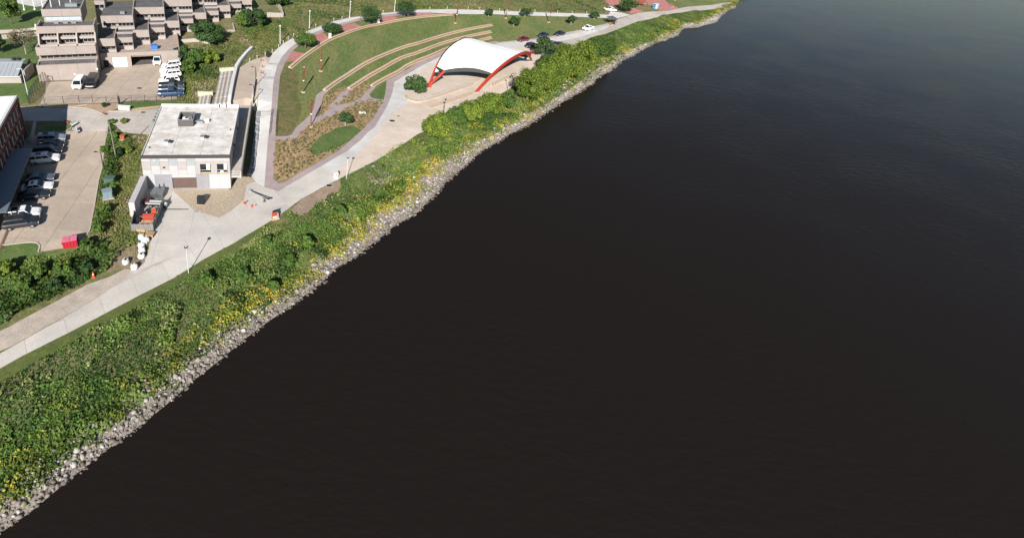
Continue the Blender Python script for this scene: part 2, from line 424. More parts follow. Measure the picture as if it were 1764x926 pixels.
purple = [(853,71),(815,77),(775,83.5),(740,97.5),(713,112.5),(690,126.5),(666,139),(664,159),(660,175),(654,185),(641.6,205),(623.5,224),(605,241),(581,261),(553,277),(513,300),(488.6,314.5),(480.5,316),(471,308),(474,253),(478,180),(482.5,130),(492,107),(503.6,88.5),(515,78.6),(540,62),(560,54),(586,45),(618.6,35.7),(652,30),(683,27),(714,24),(745,23),(745,21.6),(714,21.6),(683,23.5),(652,26.5),(618.6,31.5),(586,41),(557,50),(540,57),(520,67),(498.5,84),(486.7,97),(478,112),(472.6,132),(470.6,145),(466.8,200),(461,245),(455.4,322.5),(479,330),(505,314.5),(553,287),(597,261),(623,240),(632.6,229),(645.7,219),(660,195),(670,176),(675.6,161),(679.4,141),(701,128.5),(722,116),(748,103),(780,89),(820,81),(856,75.5)]
sheet("mauve_footway", purple, MAUVE, .05, .04)
bluish = [(679.4,141),(701,128.5),(722,116),(748,103),(780,89),(820,81),(856,75.5),(920,69.5),(950,66),(997,56),(1028,48),(1050,44),(1040,52),(1000,64),(950,74),(900,80),(840,90),(790,97),(755,112),(722,121),(695,148),(703.6,177),(673,196),(644.6,235),(632,249),(596,284),(560,304),(540,310),(505,325),(479,330),(505,314.5),(553,287),(597,261),(623,240),(632.6,229),(645.7,219),(660,195),(670,176),(675.6,161)]
tanp = [(585,306.5),(560,318),(543,314),(560,304),(596,284),(632,249),(644.6,235),(673,196),(703.6,177),(695,148),(722,121),(755,112),(790,97),(840,90),(900,80),(925,76),(940,92),(925,112),(905,134),(880,151),(840,173),(800,192),(760,212),(725,228),(680,256),(640,280)]
o = sheet("blue_grey_paving", bluish, CONCB, .026)
o = sheet("plaza_paving", tanp, CONCT, .022)
slabs(o, W([(640,279),(680,255),(725,227),(760,211),(800,191),(840,172),(880,150),(900,133),(880,108),(800,116),(725,125),(700,150),(706,178),(676,197),(648,236)]), CONCT, .034, .95, 5.0, 5.0, .05)
upath = [(455.4,322.5),(461,245),(466.8,200),(470.6,145),(472.6,132),(478,112),(486.7,97),(498.5,84),(520,67),(540,57),(557,50),(586,41),(618.6,31.5),(652,26.5),(683,23.5),(714,21.8),(745,22.5),(790,24.6),(837.6,24.6),(880,26),(916,27.4),(972,28.8),(1028.5,31),(1048,31),(1060,33),(1075,29),(1086,26),(1070,22),(1052,20),(1048,26),(1028.5,25),(972,23),(930,21.8),(880,19.6),(837.6,18),(790,16.6),(756,16.6),(714,17.5),(680,21),(649.5,24),(618.6,28.8),(602,31),(575,37),(552.7,45),(527,55),(506,65),(489.5,74.4),(470,91),(461.4,109.5),(453,126),(447,150),(443,190),(437,250),(432,300),(440,313)]
o = sheet("upper_path", upath, CONCW, .03)
slabs(o, W([(455.4,321),(461,245),(466.8,200),(470.6,145),(472.6,132),(478,112),(486.7,97),(498.5,84),(515,71),(500,70),(489.5,75),(470,92),(461.4,110),(453,127),(447.5,150),(443.5,190),(438,250),(433,300),(441,313)]), CONCW, .045, 1.57, 3.6, 4.2, .05)
# grey expansion bands across the path
for a, b, c, e in (((461.5,108.5),(481,110.5),(480,112.5),(461,111)), ((454,133),(472,133),(472,136),(453.5,136)), ((444,190.5),(466,191.5),(466,193.5),(443.8,193))):
    sheet("expansion_band", [a, b, c, e], CONCG, .055)
plaza_up = [(409.5,119),(430.5,105),(458.6,97),(470,91),(461.4,109.5),(453,126),(450,131),(441,128),(437,150),(433,182),(413,182),(393,181),(404,140)]
o = sheet("upper_plaza", plaza_up, CONCL, .02)
# lawns
lawn = [(474,253),(478,180),(482.5,130),(492,107),(503.6,88.5),(515,78.6),(540,62),(560,54),(586,45),(618.6,35.7),(652,30),(683,27),(714,24),(745,22.5),(790,24.6),(837.6,24.6),(880,26),(916,27.4),(972,28.8),(1028.5,31),(1046,31.5),(1041,41),(1028,44),(997.6,51.5),(975,55.5),(950,62.5),(920,66.5),(888,69.5),(853,71),(815,77),(775,83.5),(740,97.5),(713,112.5),(690,126.5),(666,139),(664,159),(660,175),(654,185),(641.6,205),(623.5,224),(605,241),(581,261),(553,277),(513,300),(488.6,314.5),(480.5,316),(471,308)]
sheet("lawn", lawn, LAWN, .008)
sheet("patchy_lawn", [(475.5,234),(479,180),(483,132),(491,112),(505,120),(515,135),(512,160),(520,185),(515,205),(502,231),(496,233)], LAWNB, .014)
bed_main = [(474,241),(508,241),(516,232),(527.5,220.5),(545,211),(570,199.5),(604,182),(622,174),(640,172.5),(660,176),(654,185),(641.6,204),(623.5,223),(605,240),(581,260),(553,276),(513,299),(488.6,313.5),(480.5,315),(472,307)]
sheet("planting_bed", bed_main, MULCH, .014)
sheet("bed_lawn", [(532,259.4),(540,248),(550,236.7),(579,220.5),(607,215.6),(624,224.5),(602,243),(578,256),(553,264),(540,266)], LAWND, .02)
sheet("planting_bed", [(546,207),(552,190),(556,178),(558,166),(580,155),(594,149),(601,152),(587,162),(574,176),(568,183),(569,188),(560,196)], MULCH, .014)
sheet("planting_bed", [(578,180),(600,163),(609,153),(628,143),(642,148),(632,156),(620,169),(604,176),(585,181)], MULCH, .014)
sheet("small_lawn", [(636,166),(645,157),(655,149),(665,142),(664,159),(660,171),(648,170)], LAWND, .016)
# mauve garden paths
sheet("garden_path", [(474.8,235),(496,234.8),(502,232),(511,219),(524,207.5),(534,198),(540.4,186.5),(544.5,164),(555.5,156.5),(564.6,157.8),(557,165.5),(554,180),(547,199),(545,211),(527.5,220.5),(516,232),(508,240.7),(475,240.7)], MAUVE, .05, .04)
sheet("garden_path", [(545,211),(547,202),(560,194),(579.6,182),(605,177),(620.5,170),(631,158),(641,149),(647,151),(636,163),(640,169),(660,172.5),(660,176),(640,174),(622,176),(604,183),(570,200.5)], MAUVE, .054, .04)
sheet("garden_path", [(579,183),(569,187),(568,182),(587,162),(601,152),(609,153.5),(596,166)], MAUVE, .058, .04)
# brick plazas along the rim wall
for pix in ([(492,107),(503.6,88.5),(524,92),(526,93.5),(515,105)], [(540,62),(547,59),(556,56),(560,59),(567.5,67),(560,73),(548,74)], [(586,45.5),(610,40),(625,47),(598,56),(590,54)], [(652,30.5),(680,27.5),(687,33.5),(660,39.5)], [(712,24.3),(748,23.5),(752,27),(720,29.5)]):
    sheet("brick_plaza", pix, BRICKP, .03)
for pix in ([(1036,0),(1068,-4),(1070,6),(1058,10),(1046,8)], [(1106,-4),(1130,-8),(1169,15),(1140,19),(1120,12)], [(1080,18),(1092,14),(1108,20),(1100,23),(1086,24)]):
    sheet("brick_plaza", pix, BRICKP, .03)
sheet("far_lawn", [(1140,-6),(1330,-34),(1340,-11),(1270,1.5),(1201,10.5),(1169,14)], LAWN, .02)
# lots, road, beds on the left
lowlot = [(78,229),(110,228),(121,222),(128,212),(190,212),(187,215),(182,240),(176,290),(170,310),(155,395),(148,409),(140,424),(95,430),(71,434),(66,418),(52,417),(5,422),(0,428),(-60,440),(-60,300),(-20,240),(40,229)]
o = sheet("lower_car_park", lowlot, JOINT, .012)
slabs(o, W([(78,230),(121,226),(182,226),(181,245),(176,289),(170,309),(154,394),(147,408),(139,423),(95,429),(72,433),(67,417),(52,416),(5,421),(-30,430),(-20,300),(20,240)]), CONCL, .03, 1.66, 4.6, 4.6, .06)
road = [(20,183),(75,186),(121,186),(150,188),(165,192),(177,197),(187,192.5),(225,192),(280,186),(300,182),(290,215),(258,232),(216,231),(190,209),(187,215),(183,226),(128,226),(122,222),(128,212),(118,209),(40,208),(15,205)]
o = sheet("back_road", road, CONCG, .02)
slabs(o, W([(40,187),(121,187),(150,189),(165,193),(177,198),(187,193.5),(225,193),(276,187),(256,230),(217,229),(190,208),(186,215),(182,225),(130,225),(130,212),(118,208),(40,207)]), CONCG, .035, .06, 4.6, 4.6, .06)
uplot = [(78,141),(171,137.5),(173,124),(184,112),(232,110),(235,112),(280,108),(310,110),(313,120),(310,150),(306,172),(230,174),(205,177),(150,179),(66,181),(78,160)]
o = sheet("upper_car_park", uplot, JOINT, .02)
slabs(o, W([(79,142),(171.5,138),(174,124),(185,113.5),(233,111),(280,107),(309,111),(312,120),(309,150),(305,171),(230,173),(205,176),(150,178),(70,179),(79,160)]), CONCL, .036, .06, 4.6, 4.6, .06)
sheet("dirt_verge", [(75,182),(150,180),(204,178),(206,186),(190,191),(177,195.5),(165,191),(150,187),(121,185),(76,185)], mat("tan_soil", (.36,.26,.18), .95, .12, 1.0, scale2=4, var2=.12), .018)
sheet("grass_verge", [(207,177.5),(230,176),(306,174),(310,178),(285,181),(240,185),(209,187)], LAWND, .018)
sheet("stone_edging", [(226,189),(240,185.5),(285,181.5),(282,184.5),(240,190),(226,191.5)], mat("ochre_stone", (.5,.36,.2), .9, .2, 3), .03)
sheet("turf_island", [(78,227),(80,219),(112,217),(120,215),(126,217),(124,223),(112,227)], LAWND, .02)
sheet("turf_corner", [(5,423),(52,418),(64,419),(67,434),(95,432),(140,426),(120,440),(80,447),(20,462),(0,455),(-40,450),(-40,435)], LAWND, .02)
sheet("office_lawn", [(-40,180),(-40,10),(10,8),(60,2),(90,0),(72,60),(70,120),(66,140),(46,178),(20,181)], LAWND, .006)
sheet("office_path", [(-40,53),(30,51),(72,46),(72,50),(30,56),(-40,62)], CONCT, .02)
sheet("office_path", [(-40,64),(30,58),(72,54),(72,62),(40,64),(-40,73)], CONCT, .022)
sheet("office_path", [(-40,4),(40,-2),(40,-6),(90,-8),(88,8),(60,12),(30,6)], CONCW, .02)
sheet("gravel_bed", [(298,329),(340,328),(398,326.5),(412,302),(433,302),(440,313),(424,319),(420,345),(395,365),(377,376),(350,367),(336,362)], PEBB, .05, .05)
sheet("gravel_track", [(20,560),(-40,590),(-60,630),(20,596),(100,551),(178,506),(190,496),(232,468),(236,464),(215,463),(190,476),(150,490),(120,506),(70,533)], GRAV, .009)
sheet("dirt_patch", [(585,309),(587,320),(583,330),(565,336),(560,345),(545,350),(535,362),(522,372),(505,368),(500,362),(520,343),(560,321)], DIRT, .02)
sheet("dirt_patch", [(200,430),(240,420),(250,450),(235,462),(210,464),(180,470),(190,450)], mat("dry_soil", (.22,.165,.105), .95, .2, 1.0, scale2=4, var2=.2), .02)
sheet("dirt_patch", [(455,98),(442,130),(436,190),(441,192),(444,170),(447,150),(453,126),(461.4,109.5)], CONCT, .025)
# kerbs
def ribbon(pix, w, h0, h1, name, m, parent=None, kind='structure', world=False, off=0.0):
    """low wall or kerb that follows the ground along a line of photo pixels"""
    P = [np.array(G(x, y)[:2]) for x, y in pix] if not world else [np.array(p) for p in pix]
    Q = [P[0]]
    for a, b in zip(P, P[1:]):
        k = max(1, int(np.linalg.norm(b-a)/2.0))
        Q += [a + (b-a)*(i+1)/k for i in range(k)]
    secs = []
    for i, p in enumerate(Q):
        t = Q[min(i+1,len(Q)-1)] - Q[max(i-1,0)]; t = t/np.linalg.norm(t); n = np.array([-t[1], t[0]])
        a, b = p + n*(off + w/2), p + n*(off - w/2); z = float(hz(*p))
        secs.append([(a[0],a[1],z+h0),(b[0],b[1],z+h0),(b[0],b[1],z+h1),(a[0],a[1],z+h1)])
    mb = MB(); mb.loft(secs); o = mb.build(name, m, parent)
    if kind and not parent: o["kind"] = kind
    return o
for pix in ([(78,229),(110,228),(121,222),(128,215)], [(150,180.5),(121,185),(75,185.5)], [(190,209),(187,215),(182,240),(176,290),(170,310),(155,395),(148,409),(140,424)], [(0,423),(52,417),(64,418),(69,424),(66,434)], [(165,191),(177,196.5),(187,192),(225,191.5)], [(121,185),(150,187),(165,191)]):
    ribbon(pix, .18, -.1, .13, "kerb", CURB)
# curved seat walls of the amphitheatre: back bench, red riser, front step
def smooth(pix, n=6):
    P = [np.array(p, float) for p in pix]; out = []
    for i in range(len(P)-1):
        p0, p1, p2, p3 = P[max(i-1,0)], P[i], P[i+1], P[min(i+2, len(P)-1)]
        for k in range(n):
            t = k/n
            out.append(.5*((2*p1)+(-p0+p2)*t+(2*p0-5*p1+4*p2-p3)*t*t+(-p0+3*p1-3*p2+p3)*t**3))
    out.append(P[-1]); return [tuple(p) for p in out]
def seatwall(pix, label, w=.75):
    t = thing("seat_wall", label, "seat wall", tuple(G(*pix[len(pix)//2])), 0, "curved seat walls on the lawn")
    pix = smooth(pix)
    for nm, m, wd, h, off in (("bench_top", TANST, w, .4, w*.5+.04), ("riser", REDST, .045, .36, .012), ("front_step", TANST, w*.55, .08, -w*.3+.0)):
        o = ribbon(pix, wd, -.3, h, nm, m, t, None, off=off)
        for v in o.data.vertices: v.co -= Vector(t.location)
    return t
seatwall([(501,118),(520,102),(545,84),(568,70),(600,57),(630,47.5),(660,41.5),(690,35.5),(720,31),(750,28),(780,26)], "longest tan seat wall along the rim of the lawn beside the brick plazas", .7)
seatwall([(561,157),(580,143),(600,130),(632,109.5),(668,93),(700,81),(722,75),(756,64.5),(785,56.5),(812,50.5),(848,44)], "upper tan curved seat wall in the middle of the sloping lawn")
seatwall([(603,154),(620,143),(636,132.5),(658,120),(690,102),(722,91),(756,78),(785,69),(812,62.5),(846,55.5)], "second tan curved seat wall in the lawn, passing just behind the canopy peak")
seatwall([(642,149.5),(655,141.5),(668,134.5),(690,123),(702,114.5),(725,104),(742,97.5),(772,84.5),(800,76),(838,68),(847,65.5)], "lowest tan seat wall between the lawn and the mauve footway")

VERGEP = [(-60,668),(40,612),(120,572),(190,535),(245,506),(300,479),(346,450),(400,421),(440,397),(466,381),(470,384),(445,404),(405,430),(355,460),(310,486),(268,507),(215,541),(140,581),(60,624),(-40,682)]
sheet("mown_verge", VERGEP, VERGE, .02)
ribbon([(18,383),(10,403),(1,425),(-6,442)], .25, -.1, .16, "kerb", mat("brown_kerb", (.20,.15,.11), .9))
ribbon([(21,383),(13,403),(4,425),(-3,442)], .1, -.1, .1, "kerb", REDST)

sheet("garage_floor", [(228,113),(281,109),(284,96),(229,100)], mat("shade_toned_concrete", (.10,.09,.085), .9, .1, 1), .045)  # floor colour darkened to stand in for the shade inside the garage
# ---------------------------------------------------------------- buildings
FAC = mat("warm_concrete", (.325,.277,.252), .85, .06, .5, scale2=3, var2=.05)
FACL = mat("light_warm_concrete", (.38,.33,.30), .85, .06, .5)
ROOFD = mat("dark_roof_gravel", (.075,.075,.078), .95, .2, .5, col2=(.12,.115,.11), scale2=5, var2=.2)
ROOFB = mat("tan_roof_gravel", (.36,.29,.24), .95, .12, .6, scale2=5, var2=.12)
GLASS = mat("dark_glass", (.012,.016,.022), .06, spec=.6)
GLASSL = mat("pale_glass", (.42,.50,.58), .12, spec=.7)
FRAMEM = mat("pale_frame", (.5,.48,.45), .5)
STEELD = mat("dark_steel", (.035,.036,.04), .5, metal=.4)
STEELG = mat("galvanised_steel", (.38,.41,.43), .42, .1, 3, metal=.6)
WHITE = mat("white_paint", (.78,.78,.76), .5, .03, 2)
WHITED = mat("weathered_white_paint", (.62,.62,.61), .6, .08, 2)
BLACKM = mat("black_plastic", (.012,.012,.014), .5)
REDP = mat("red_paint", (.45,.05,.035), .45, .1, 2)
RUST = mat("rust_red_steel", (.20,.058,.036), .6, .2, 1.5)
WOOD = mat("raw_wood", (.48,.33,.18), .8, .15, 4)
def part(t, name, u0, u1, v0, v1, z0, z1, m, parent=None):
    return MB().box((u0+u1)/2, (v0+v1)/2, (z0+z1)/2, abs(u1-u0), abs(v1-v0), abs(z1-z0)).build(name, m, parent or t)
def tilt(t, name, pts8, m, parent=None):
    return MB().add(pts8, [(3,2,1,0),(4,5,6,7),(0,1,5,4),(1,2,6,5),(2,3,7,6),(3,0,4,7)]).build(name, m, parent or t)
def window_row(t, u0, u1, v, z0, z1, n, m=None, fr=.055):
    """strip window: frame with separate panes, facing -v"""
    w = (u1-u0)/n
    f = MB()
    for i in range(n+1): f.box(u0+i*w, v, (z0+z1)/2, fr, .1, z1-z0)
    f.box((u0+u1)/2, v, z0+fr/2, u1-u0-fr, .08, fr); f.box((u0+u1)/2, v, z1-fr/2, u1-u0-fr, .08, fr)
    o = f.build("window", FRAMEM, t)
    for i in range(n):
        MB().box(u0+(i+.5)*w, v+.02, (z0+z1)/2, w-fr, .03, z1-z0-2*fr).build("pane", m or GLASS, o)
def office():
    th = R_(19.6); O = (-71.5, 112.6, 0)
    t = thing("office_building", "stepped warm grey concrete office complex with strip windows behind the fenced car park", "building", O, th)
    P = lambda *a, **k: part(t, *a, **k)
    # left block, lowest storey
    for i in range(3): P("wall_panel", i*4.17+.0, (i+1)*4.17-.03, 0, .4, 2.0, 6.95, FAC)
    P("wall", 0, 12.48, .42, 3.2, 2, 6.2, FAC)
    P("wall", -.0, .3, .42, 3.3, 6.21, 6.95, FAC); P("wall", 12.1, 12.45, .42, 3.3, 6.21, 6.95, FAC)
    tilt(t, "sloped_roof", [(.35,.45,6.25),(12.05,.45,6.25),(12.05,3.2,6.3),(.35,3.2,6.3),(.35,.45,6.4),(12.05,.45,6.4),(12.05,3.2,6.95),(.35,3.2,6.95)], ROOFD)
    P("sill", -.1, 12.5, 3.2, 3.9, 6.0, 7.1, FACL)
    window_row(t, .4, 12.3, 4.3, 7.1, 8.15, 9)
    P("wall", 0, 12.45, 4.4, 12.6, 2, 9.3, FAC)
    for i in range(3): P("parapet_panel", -.15+i*4.2, -.15+(i+1)*4.2-.03, 3.3, 3.7, 8.15, 10.05, FAC)
    P("soffit", 0, 12.4, 3.7, 4.4, 8.12, 8.3, FACL)
    P("terrace_floor", .2, 12.2, 3.72, 7.4, 9.31, 9.5, FACL)
    P("wall", -.15, .15, 3.72, 7.4, 9.32, 10.05, FAC); P("wall", 12.15, 12.42, 3.72, 7.4, 9.32, 10.05, FAC)
    # third storey, three recessed bays with raking fins
    P("wall", .2, 12.4, 8.0, 12.8, 9.31, 13.0, FAC)
    for i in range(3):
        a = .45 + i*4.0
        P("terrace_panel", a+.1, a+3.8, 5.0, 5.25, 9.5, 10.1, FACL)
        window_row(t, a+.15, a+3.75, 7.95, 9.6, 10.6, 4)
        P("sill", a+.1, a+3.75, 7.2, 7.9, 10.62, 11.2, FACL)
        window_row(t, a+.2, a+3.7, 7.9, 11.22, 12.15, 5)
    for i in range(4):
        a = .3 + i*4.0
        tilt(t, "raking_fin", [(a-.15,5.3,9.5),(a+.15,5.3,9.5),(a+.15,8,9.5),(a-.15,8,9.5),(a-.15,7.0,12.2),(a+.15,7.0,12.2),(a+.15,8,12.2),(a-.15,8,12.2)], FACL)
    for i in range(3): P("parapet_panel", i*4.13, (i+1)*4.13-.03, 7.0, 7.4, 12.15, 13.8, FAC)
    P("roof", .1, 12.3, 7.42, 13, 13.01, 13.12, ROOFD)
    P("wall", 0, .3, 7.42, 13, 12.6, 13.8, FAC); P("wall", 12.05, 12.35, 7.42, 14, 12.6, 13.8, FAC)
    for u in (3.2, 5.2, 7.0): P("roof_vent", u, u+1.0, 11.4, 12.1, 13.12, 13.55, STEELG)
    # top block
    P("wall", .9, 9.2, 13.3, 24, 12.4, 15.9, FAC)
    window_row(t, 1.2, 9.0, 13.22, 13.45, 14.5, 6, GLASSL)
    for i in range(2): P("parapet_panel", .7+i*4.3, .7+(i+1)*4.3-.03, 12.9, 13.2, 14.52, 16.25, FAC)
    P("wall", .7, .95, 13.22, 24, 15.0, 16.25, FAC); P("wall", 9.05, 9.3, 13.22, 24, 15.0, 16.25, FAC)
    P("roof", .97, 9.03, 13.22, 24, 15.91, 15.98, ROOFD)
    for u, v in ((2.5, 16), (4.2, 17.5), (6.5, 18.5)): MB().tube([(u,v,15.9),(u,v,18.4)], .09, 6).build("roof_mast", WHITE, t)
    P("roof_unit", 5.5, 8.2, 16, 17.4, 15.99, 16.7, STEELG)
    # upper terrace block over the garage
    P("floor_slab", 12.6, 31.3, 7.3, 46, 5.6, 6.5, ROOFB)
    P("wall", 12.6, 15.2, 6.9, 7.3, 2, 6.9, FAC); P("wall", 18.6, 19.6, 6.9, 7.3, 2, 6.9, FAC); P("wall", 26.7, 31.3, 6.9, 7.3, 2, 6.9, FAC)
    P("lintel", 15.2, 18.6, 6.92, 7.28, 5.7, 6.88, FAC); P("lintel", 19.6, 26.7, 6.9, 7.3, 6.0, 6.9, FAC)
    P("wall", 12.6, 31.0, 15.0, 15.3, 2, 5.6, FAC); P("wall", 31.0, 31.3, 7.3, 46, 2, 6.9, FAC)
    d = P("garage_door", 15.22, 18.58, 7.0, 7.12, 2.9, 5.7, WHITE)
    for i in range(4): MB().box(15.7+i*.8, 6.985, 4.75, .45, .03, .14).build("pane", GLASS, d)
    for z in (3.6, 4.3, 5.1): MB().box(16.9, 6.99, z, 3.3, .02, .03).build("panel_joint", STEELG, d)
    P("door", 13.2, 14.3, 6.86, 6.9, 2.9, 5.1, STEELD)
    # staggered lower row of bays
    for k in range(11):
        u0 = 12.55 + 3.9*k; u1 = u0+3.86; v = 6.1 + 3.9*k
        if k == 0: v = 7.6
        back = v + 8.5
        P("wall", u0, u1, v+.75, back, 5.9, 9.7, FAC)
        P("roof", u0, u1, v+.36, back, 9.71, 9.8, ROOFD)
        if k % 2 == 0:
            P("parapet_panel", u0+.02, u1, v, v+.35, 8.4, 10.3, FAC)
            P("wall", u1-.24, u1, v+.36, back, 9.81, 10.3, FAC)
            P("sill", u0+1.6, u1+.05, v+.1, v+.7, 5.9, 7.4, FACL)
        else:
            P("parapet_panel", u0+.02, u1, v, v+.3, 8.4, 9.7, FAC)
            tilt(t, "sloped_rooflight", [(u0+.1,v+.32,9.3),(u1-.1,v+.32,9.3),(u1-.1,v+1.9,9.3),(u0+.1,v+1.9,9.3),(u0+.1,v+.32,9.72),(u1-.1,v+.32,9.72),(u1-.1,v+1.9,10.0),(u0+.1,v+1.9,10.0)], ROOFD)
            P("wall", u0, u1+.1, v+2.6, v+2.9, 9.81, 10.32, FAC)
            P("sill", u0+1.9, u1+.02, v+.05, v+.7, 5.9, 7.4, FACL)
        window_row(t, u0+.5, u1-.1, v+.7, 7.4, 8.4, 3)
    # staggered upper row
    for j in range(5):
        u0 = 13.0 + 7.75*j; u1 = u0+7.7; v = 16.8 + 7.75*j; back = v+16
        P("wall", u0, u1, v+.8, back, 9.8, 12.9, FAC)
        P("roof", u0, u1, v+.36, back, 12.91, 13.0, ROOFD)
        for i in range(2): P("parapet_panel", u0+i*3.85, u0+(i+1)*3.85-.03, v, v+.35, 11.5, 13.35, FAC)
        P("wall", u1-.28, u1, v+.36, back, 13.01, 13.4, FAC)
        window_row(t, u0+.3, u0+3.3, v+.75, 10.5, 11.45, 3)
        window_row(t, u0+3.9, u1-.1, v+.5, 10.5, 11.5, 4)
        P("sill", u0+3.7, u1+.05, v-.3, v+.4, 9.81, 10.5, FACL)
        P("sill", u0+1.2, u0+3.6, v-.7, v+.3, 10.2, 10.5, FACL)
    P("wall", 17, 25.5, 36, 40, 12.9, 14.6, FAC); P("roof", 17.1, 25.4, 36.1, 39.9, 14.61, 14.7, ROOFD)
    P("wall", 11, 13.5, 26, 33, 9, 15, FAC); P("roof", 11.1, 13.4, 26.1, 32.9, 15.01, 15.1, ROOFD)
    window_row(t, 11.2, 13.3, 25.9, 13.0, 14.0, 2)
    P("roof_unit", 17.5, 18.6, 19.5, 20.6, 13.0, 13.6, STEELG)
    P("wall_light", 7.4, 7.8, -.25, -.02, 4.4, 4.65, WHITE); P("wall_light", 12.2, 12.6, -.25, -.02, 5.4, 5.7, WHITE)
    return t
office()
def grey_building():
    A = G(41, 143); th = R_(12)
    t = thing("low_building", "low building with a pale ribbed metal roof beside the office lawn", "building", (A[0], A[1], A[2]), th)
    part(t, "wall", -16, -.3, 0, 6, -1, 1.6, FACL)
    for i in range(16): 
        part(t, "roof_panel", -16+i*.95, -16+i*.95+.9, -.25, -.2, 1.5, 1.6, STEELG) if False else tilt(t, "roof_panel", [(-16+i*.95,-.3,1.62),(-16+i*.95+.9,-.3,1.62),(-16+i*.95+.9,4.2,3.3),(-16+i*.95,4.2,3.3),(-16+i*.95,-.3,1.7),(-16+i*.95+.9,-.3,1.7),(-16+i*.95+.9,4.2,3.38),(-16+i*.95,4.2,3.38)], mat("pale_metal_roof", (.40,.43,.46), .45, .05, 2, metal=.3))
    part(t, "roof", -16, -.8, 4.22, 6.5, 3.3, 3.45, mat("pale_metal_roof", (.5,.53,.56)))
    part(t, "gutter", -16, -.3, -.45, -.3, 1.55, 1.72, WHITED)
    for i in range(2): part(t, "roof_vent", -3.4+i*1.0, -2.8+i*1.0, 5, 6, 3.46, 3.9, STEELD)
    tilt(t, "gable_wall", [(-.3,-.3,-1),(0,-.3,-1),(0,6.5,-1),(-.3,6.5,-1),(-.3,-.3,1.6),(0,-.3,1.6),(0,6.5,3.4),(-.3,6.5,3.4)], STEELD)
    part(t, "coping", .02, .3, 1.0, 6.6, -1, 2.6, FACL)
    return t
grey_building()
BRICKM = mat("dark_red_brick", (.145,.042,.03), .9, .15, 1.2, scale2=6, var2=.15)
def brick_building():
    A = GZ(29, 164.5, 10.2); B = GZ(0, 216, 10.2); A[2] = B[2] = 1.7
    th = math.atan2(B[1]-A[1], B[0]-A[0])            # u runs towards the camera along the right-hand wall
    t = thing("brick_building", "dark red brick building with a white flat roof at the left edge", "building", tuple(A), th)
    H = 8.5; Ln = 34
    part(t, "wall", 0, Ln, -22, -.0, -1, H-.5, BRICKM)
    part(t, "roof", .5, Ln-.4, -21.6, -.5, H-.48, H-.4, WHITE)
    for a in ((0,.45,-22,0),(Ln-.4,Ln,-22,0),(.47,Ln-.42,-.45,.03)): part(t, "parapet", a[0], a[1], a[2], a[3], H-.49, H, WHITED)
    part(t, "cornice", -.15, Ln, .01, .16, H-.95, H-.52, BRICKM)
    for i in range(9):
        part(t, "pilaster", .1+i*3.9, .6+i*3.9, .01, .14, -1, H-.96, BRICKM)
    for i in range(14):
        for z in (-.3, 2.5, 5.2):
            u = 1.6 + i*2.0
            o = part(t, "window", u, u+1.0, -.02, .06, z+.2, z+2.0, GLASS)
            MB().box(u+.5, .05, z+.2, 1.2, .22, .12).build("window_sill", FACL, o)
            MB().box(u+1.06, .06, z+1.1, .1, .14, 1.8).build("window_frame", WHITED, o)
    for i in range(3): MB().box(3+i*7, -9+i*1.5, H-.05, 1.6, 1.4, .8).build("roof_unit", STEELG, t)
    return t
brick_building()
def awning():
    P_ = [GZ(24,256,4.6), GZ(55,255,4.6), GZ(11,365,4.5), GZ(-20,365,4.5)]
    AW = mat("blue_grey_metal_roof", (.20,.235,.28), .42, .05, 2, metal=.35)
    t = thing("carport_canopy", "long blue-grey ribbed metal canopy over parking beside the brick building", "canopy", tuple(GZ(11,365,1.6)), 0)
    o = Vector(t.location); th = math.atan2(P_[1][1]-P_[2][1], P_[1][0]-P_[2][0])
    a, b = np.array(P_[2]), np.array(P_[1]); L = np.linalg.norm((b-a)[:2]); n = 22
    d = (b-a)/n; w = np.array([-d[1], d[0], 0]); w = w/np.linalg.norm(w)
    for i in range(n):
        p = a + d*i - np.array(o); q = p + d*.96
        mb = MB(); hi = w*3.0 + np.array([0,0,.15])
        mb.add([p-[0,0,.12], q-[0,0,.12], q+hi-[0,0,.12], p+hi-[0,0,.12], p, q, q+hi, p+hi], [(3,2,1,0),(4,5,6,7),(0,1,5,4),(1,2,6,5),(2,3,7,6),(3,0,4,7)])
        mb.build("roof_panel", AW, t)
    p = a - np.array(o) + w*.1; q = b - np.array(o) + w*.1
    MB().tube([p-[0,0,.25], q-[0,0,.25]], .12, 6).build("fascia_beam", STEELD, t)
    for i in range(6):
        p = a + (b-a)*(i+.2)/5.5 + w*.5 - np.array(o); g = float(hz(p[0]+o.x, p[1]+o.y)) - o.z
        MB().tube([(p[0],p[1],g-.1),(p[0],p[1],p[2]-.2)], .06, 6).build("post", STEELD, t)
    return t
awning()
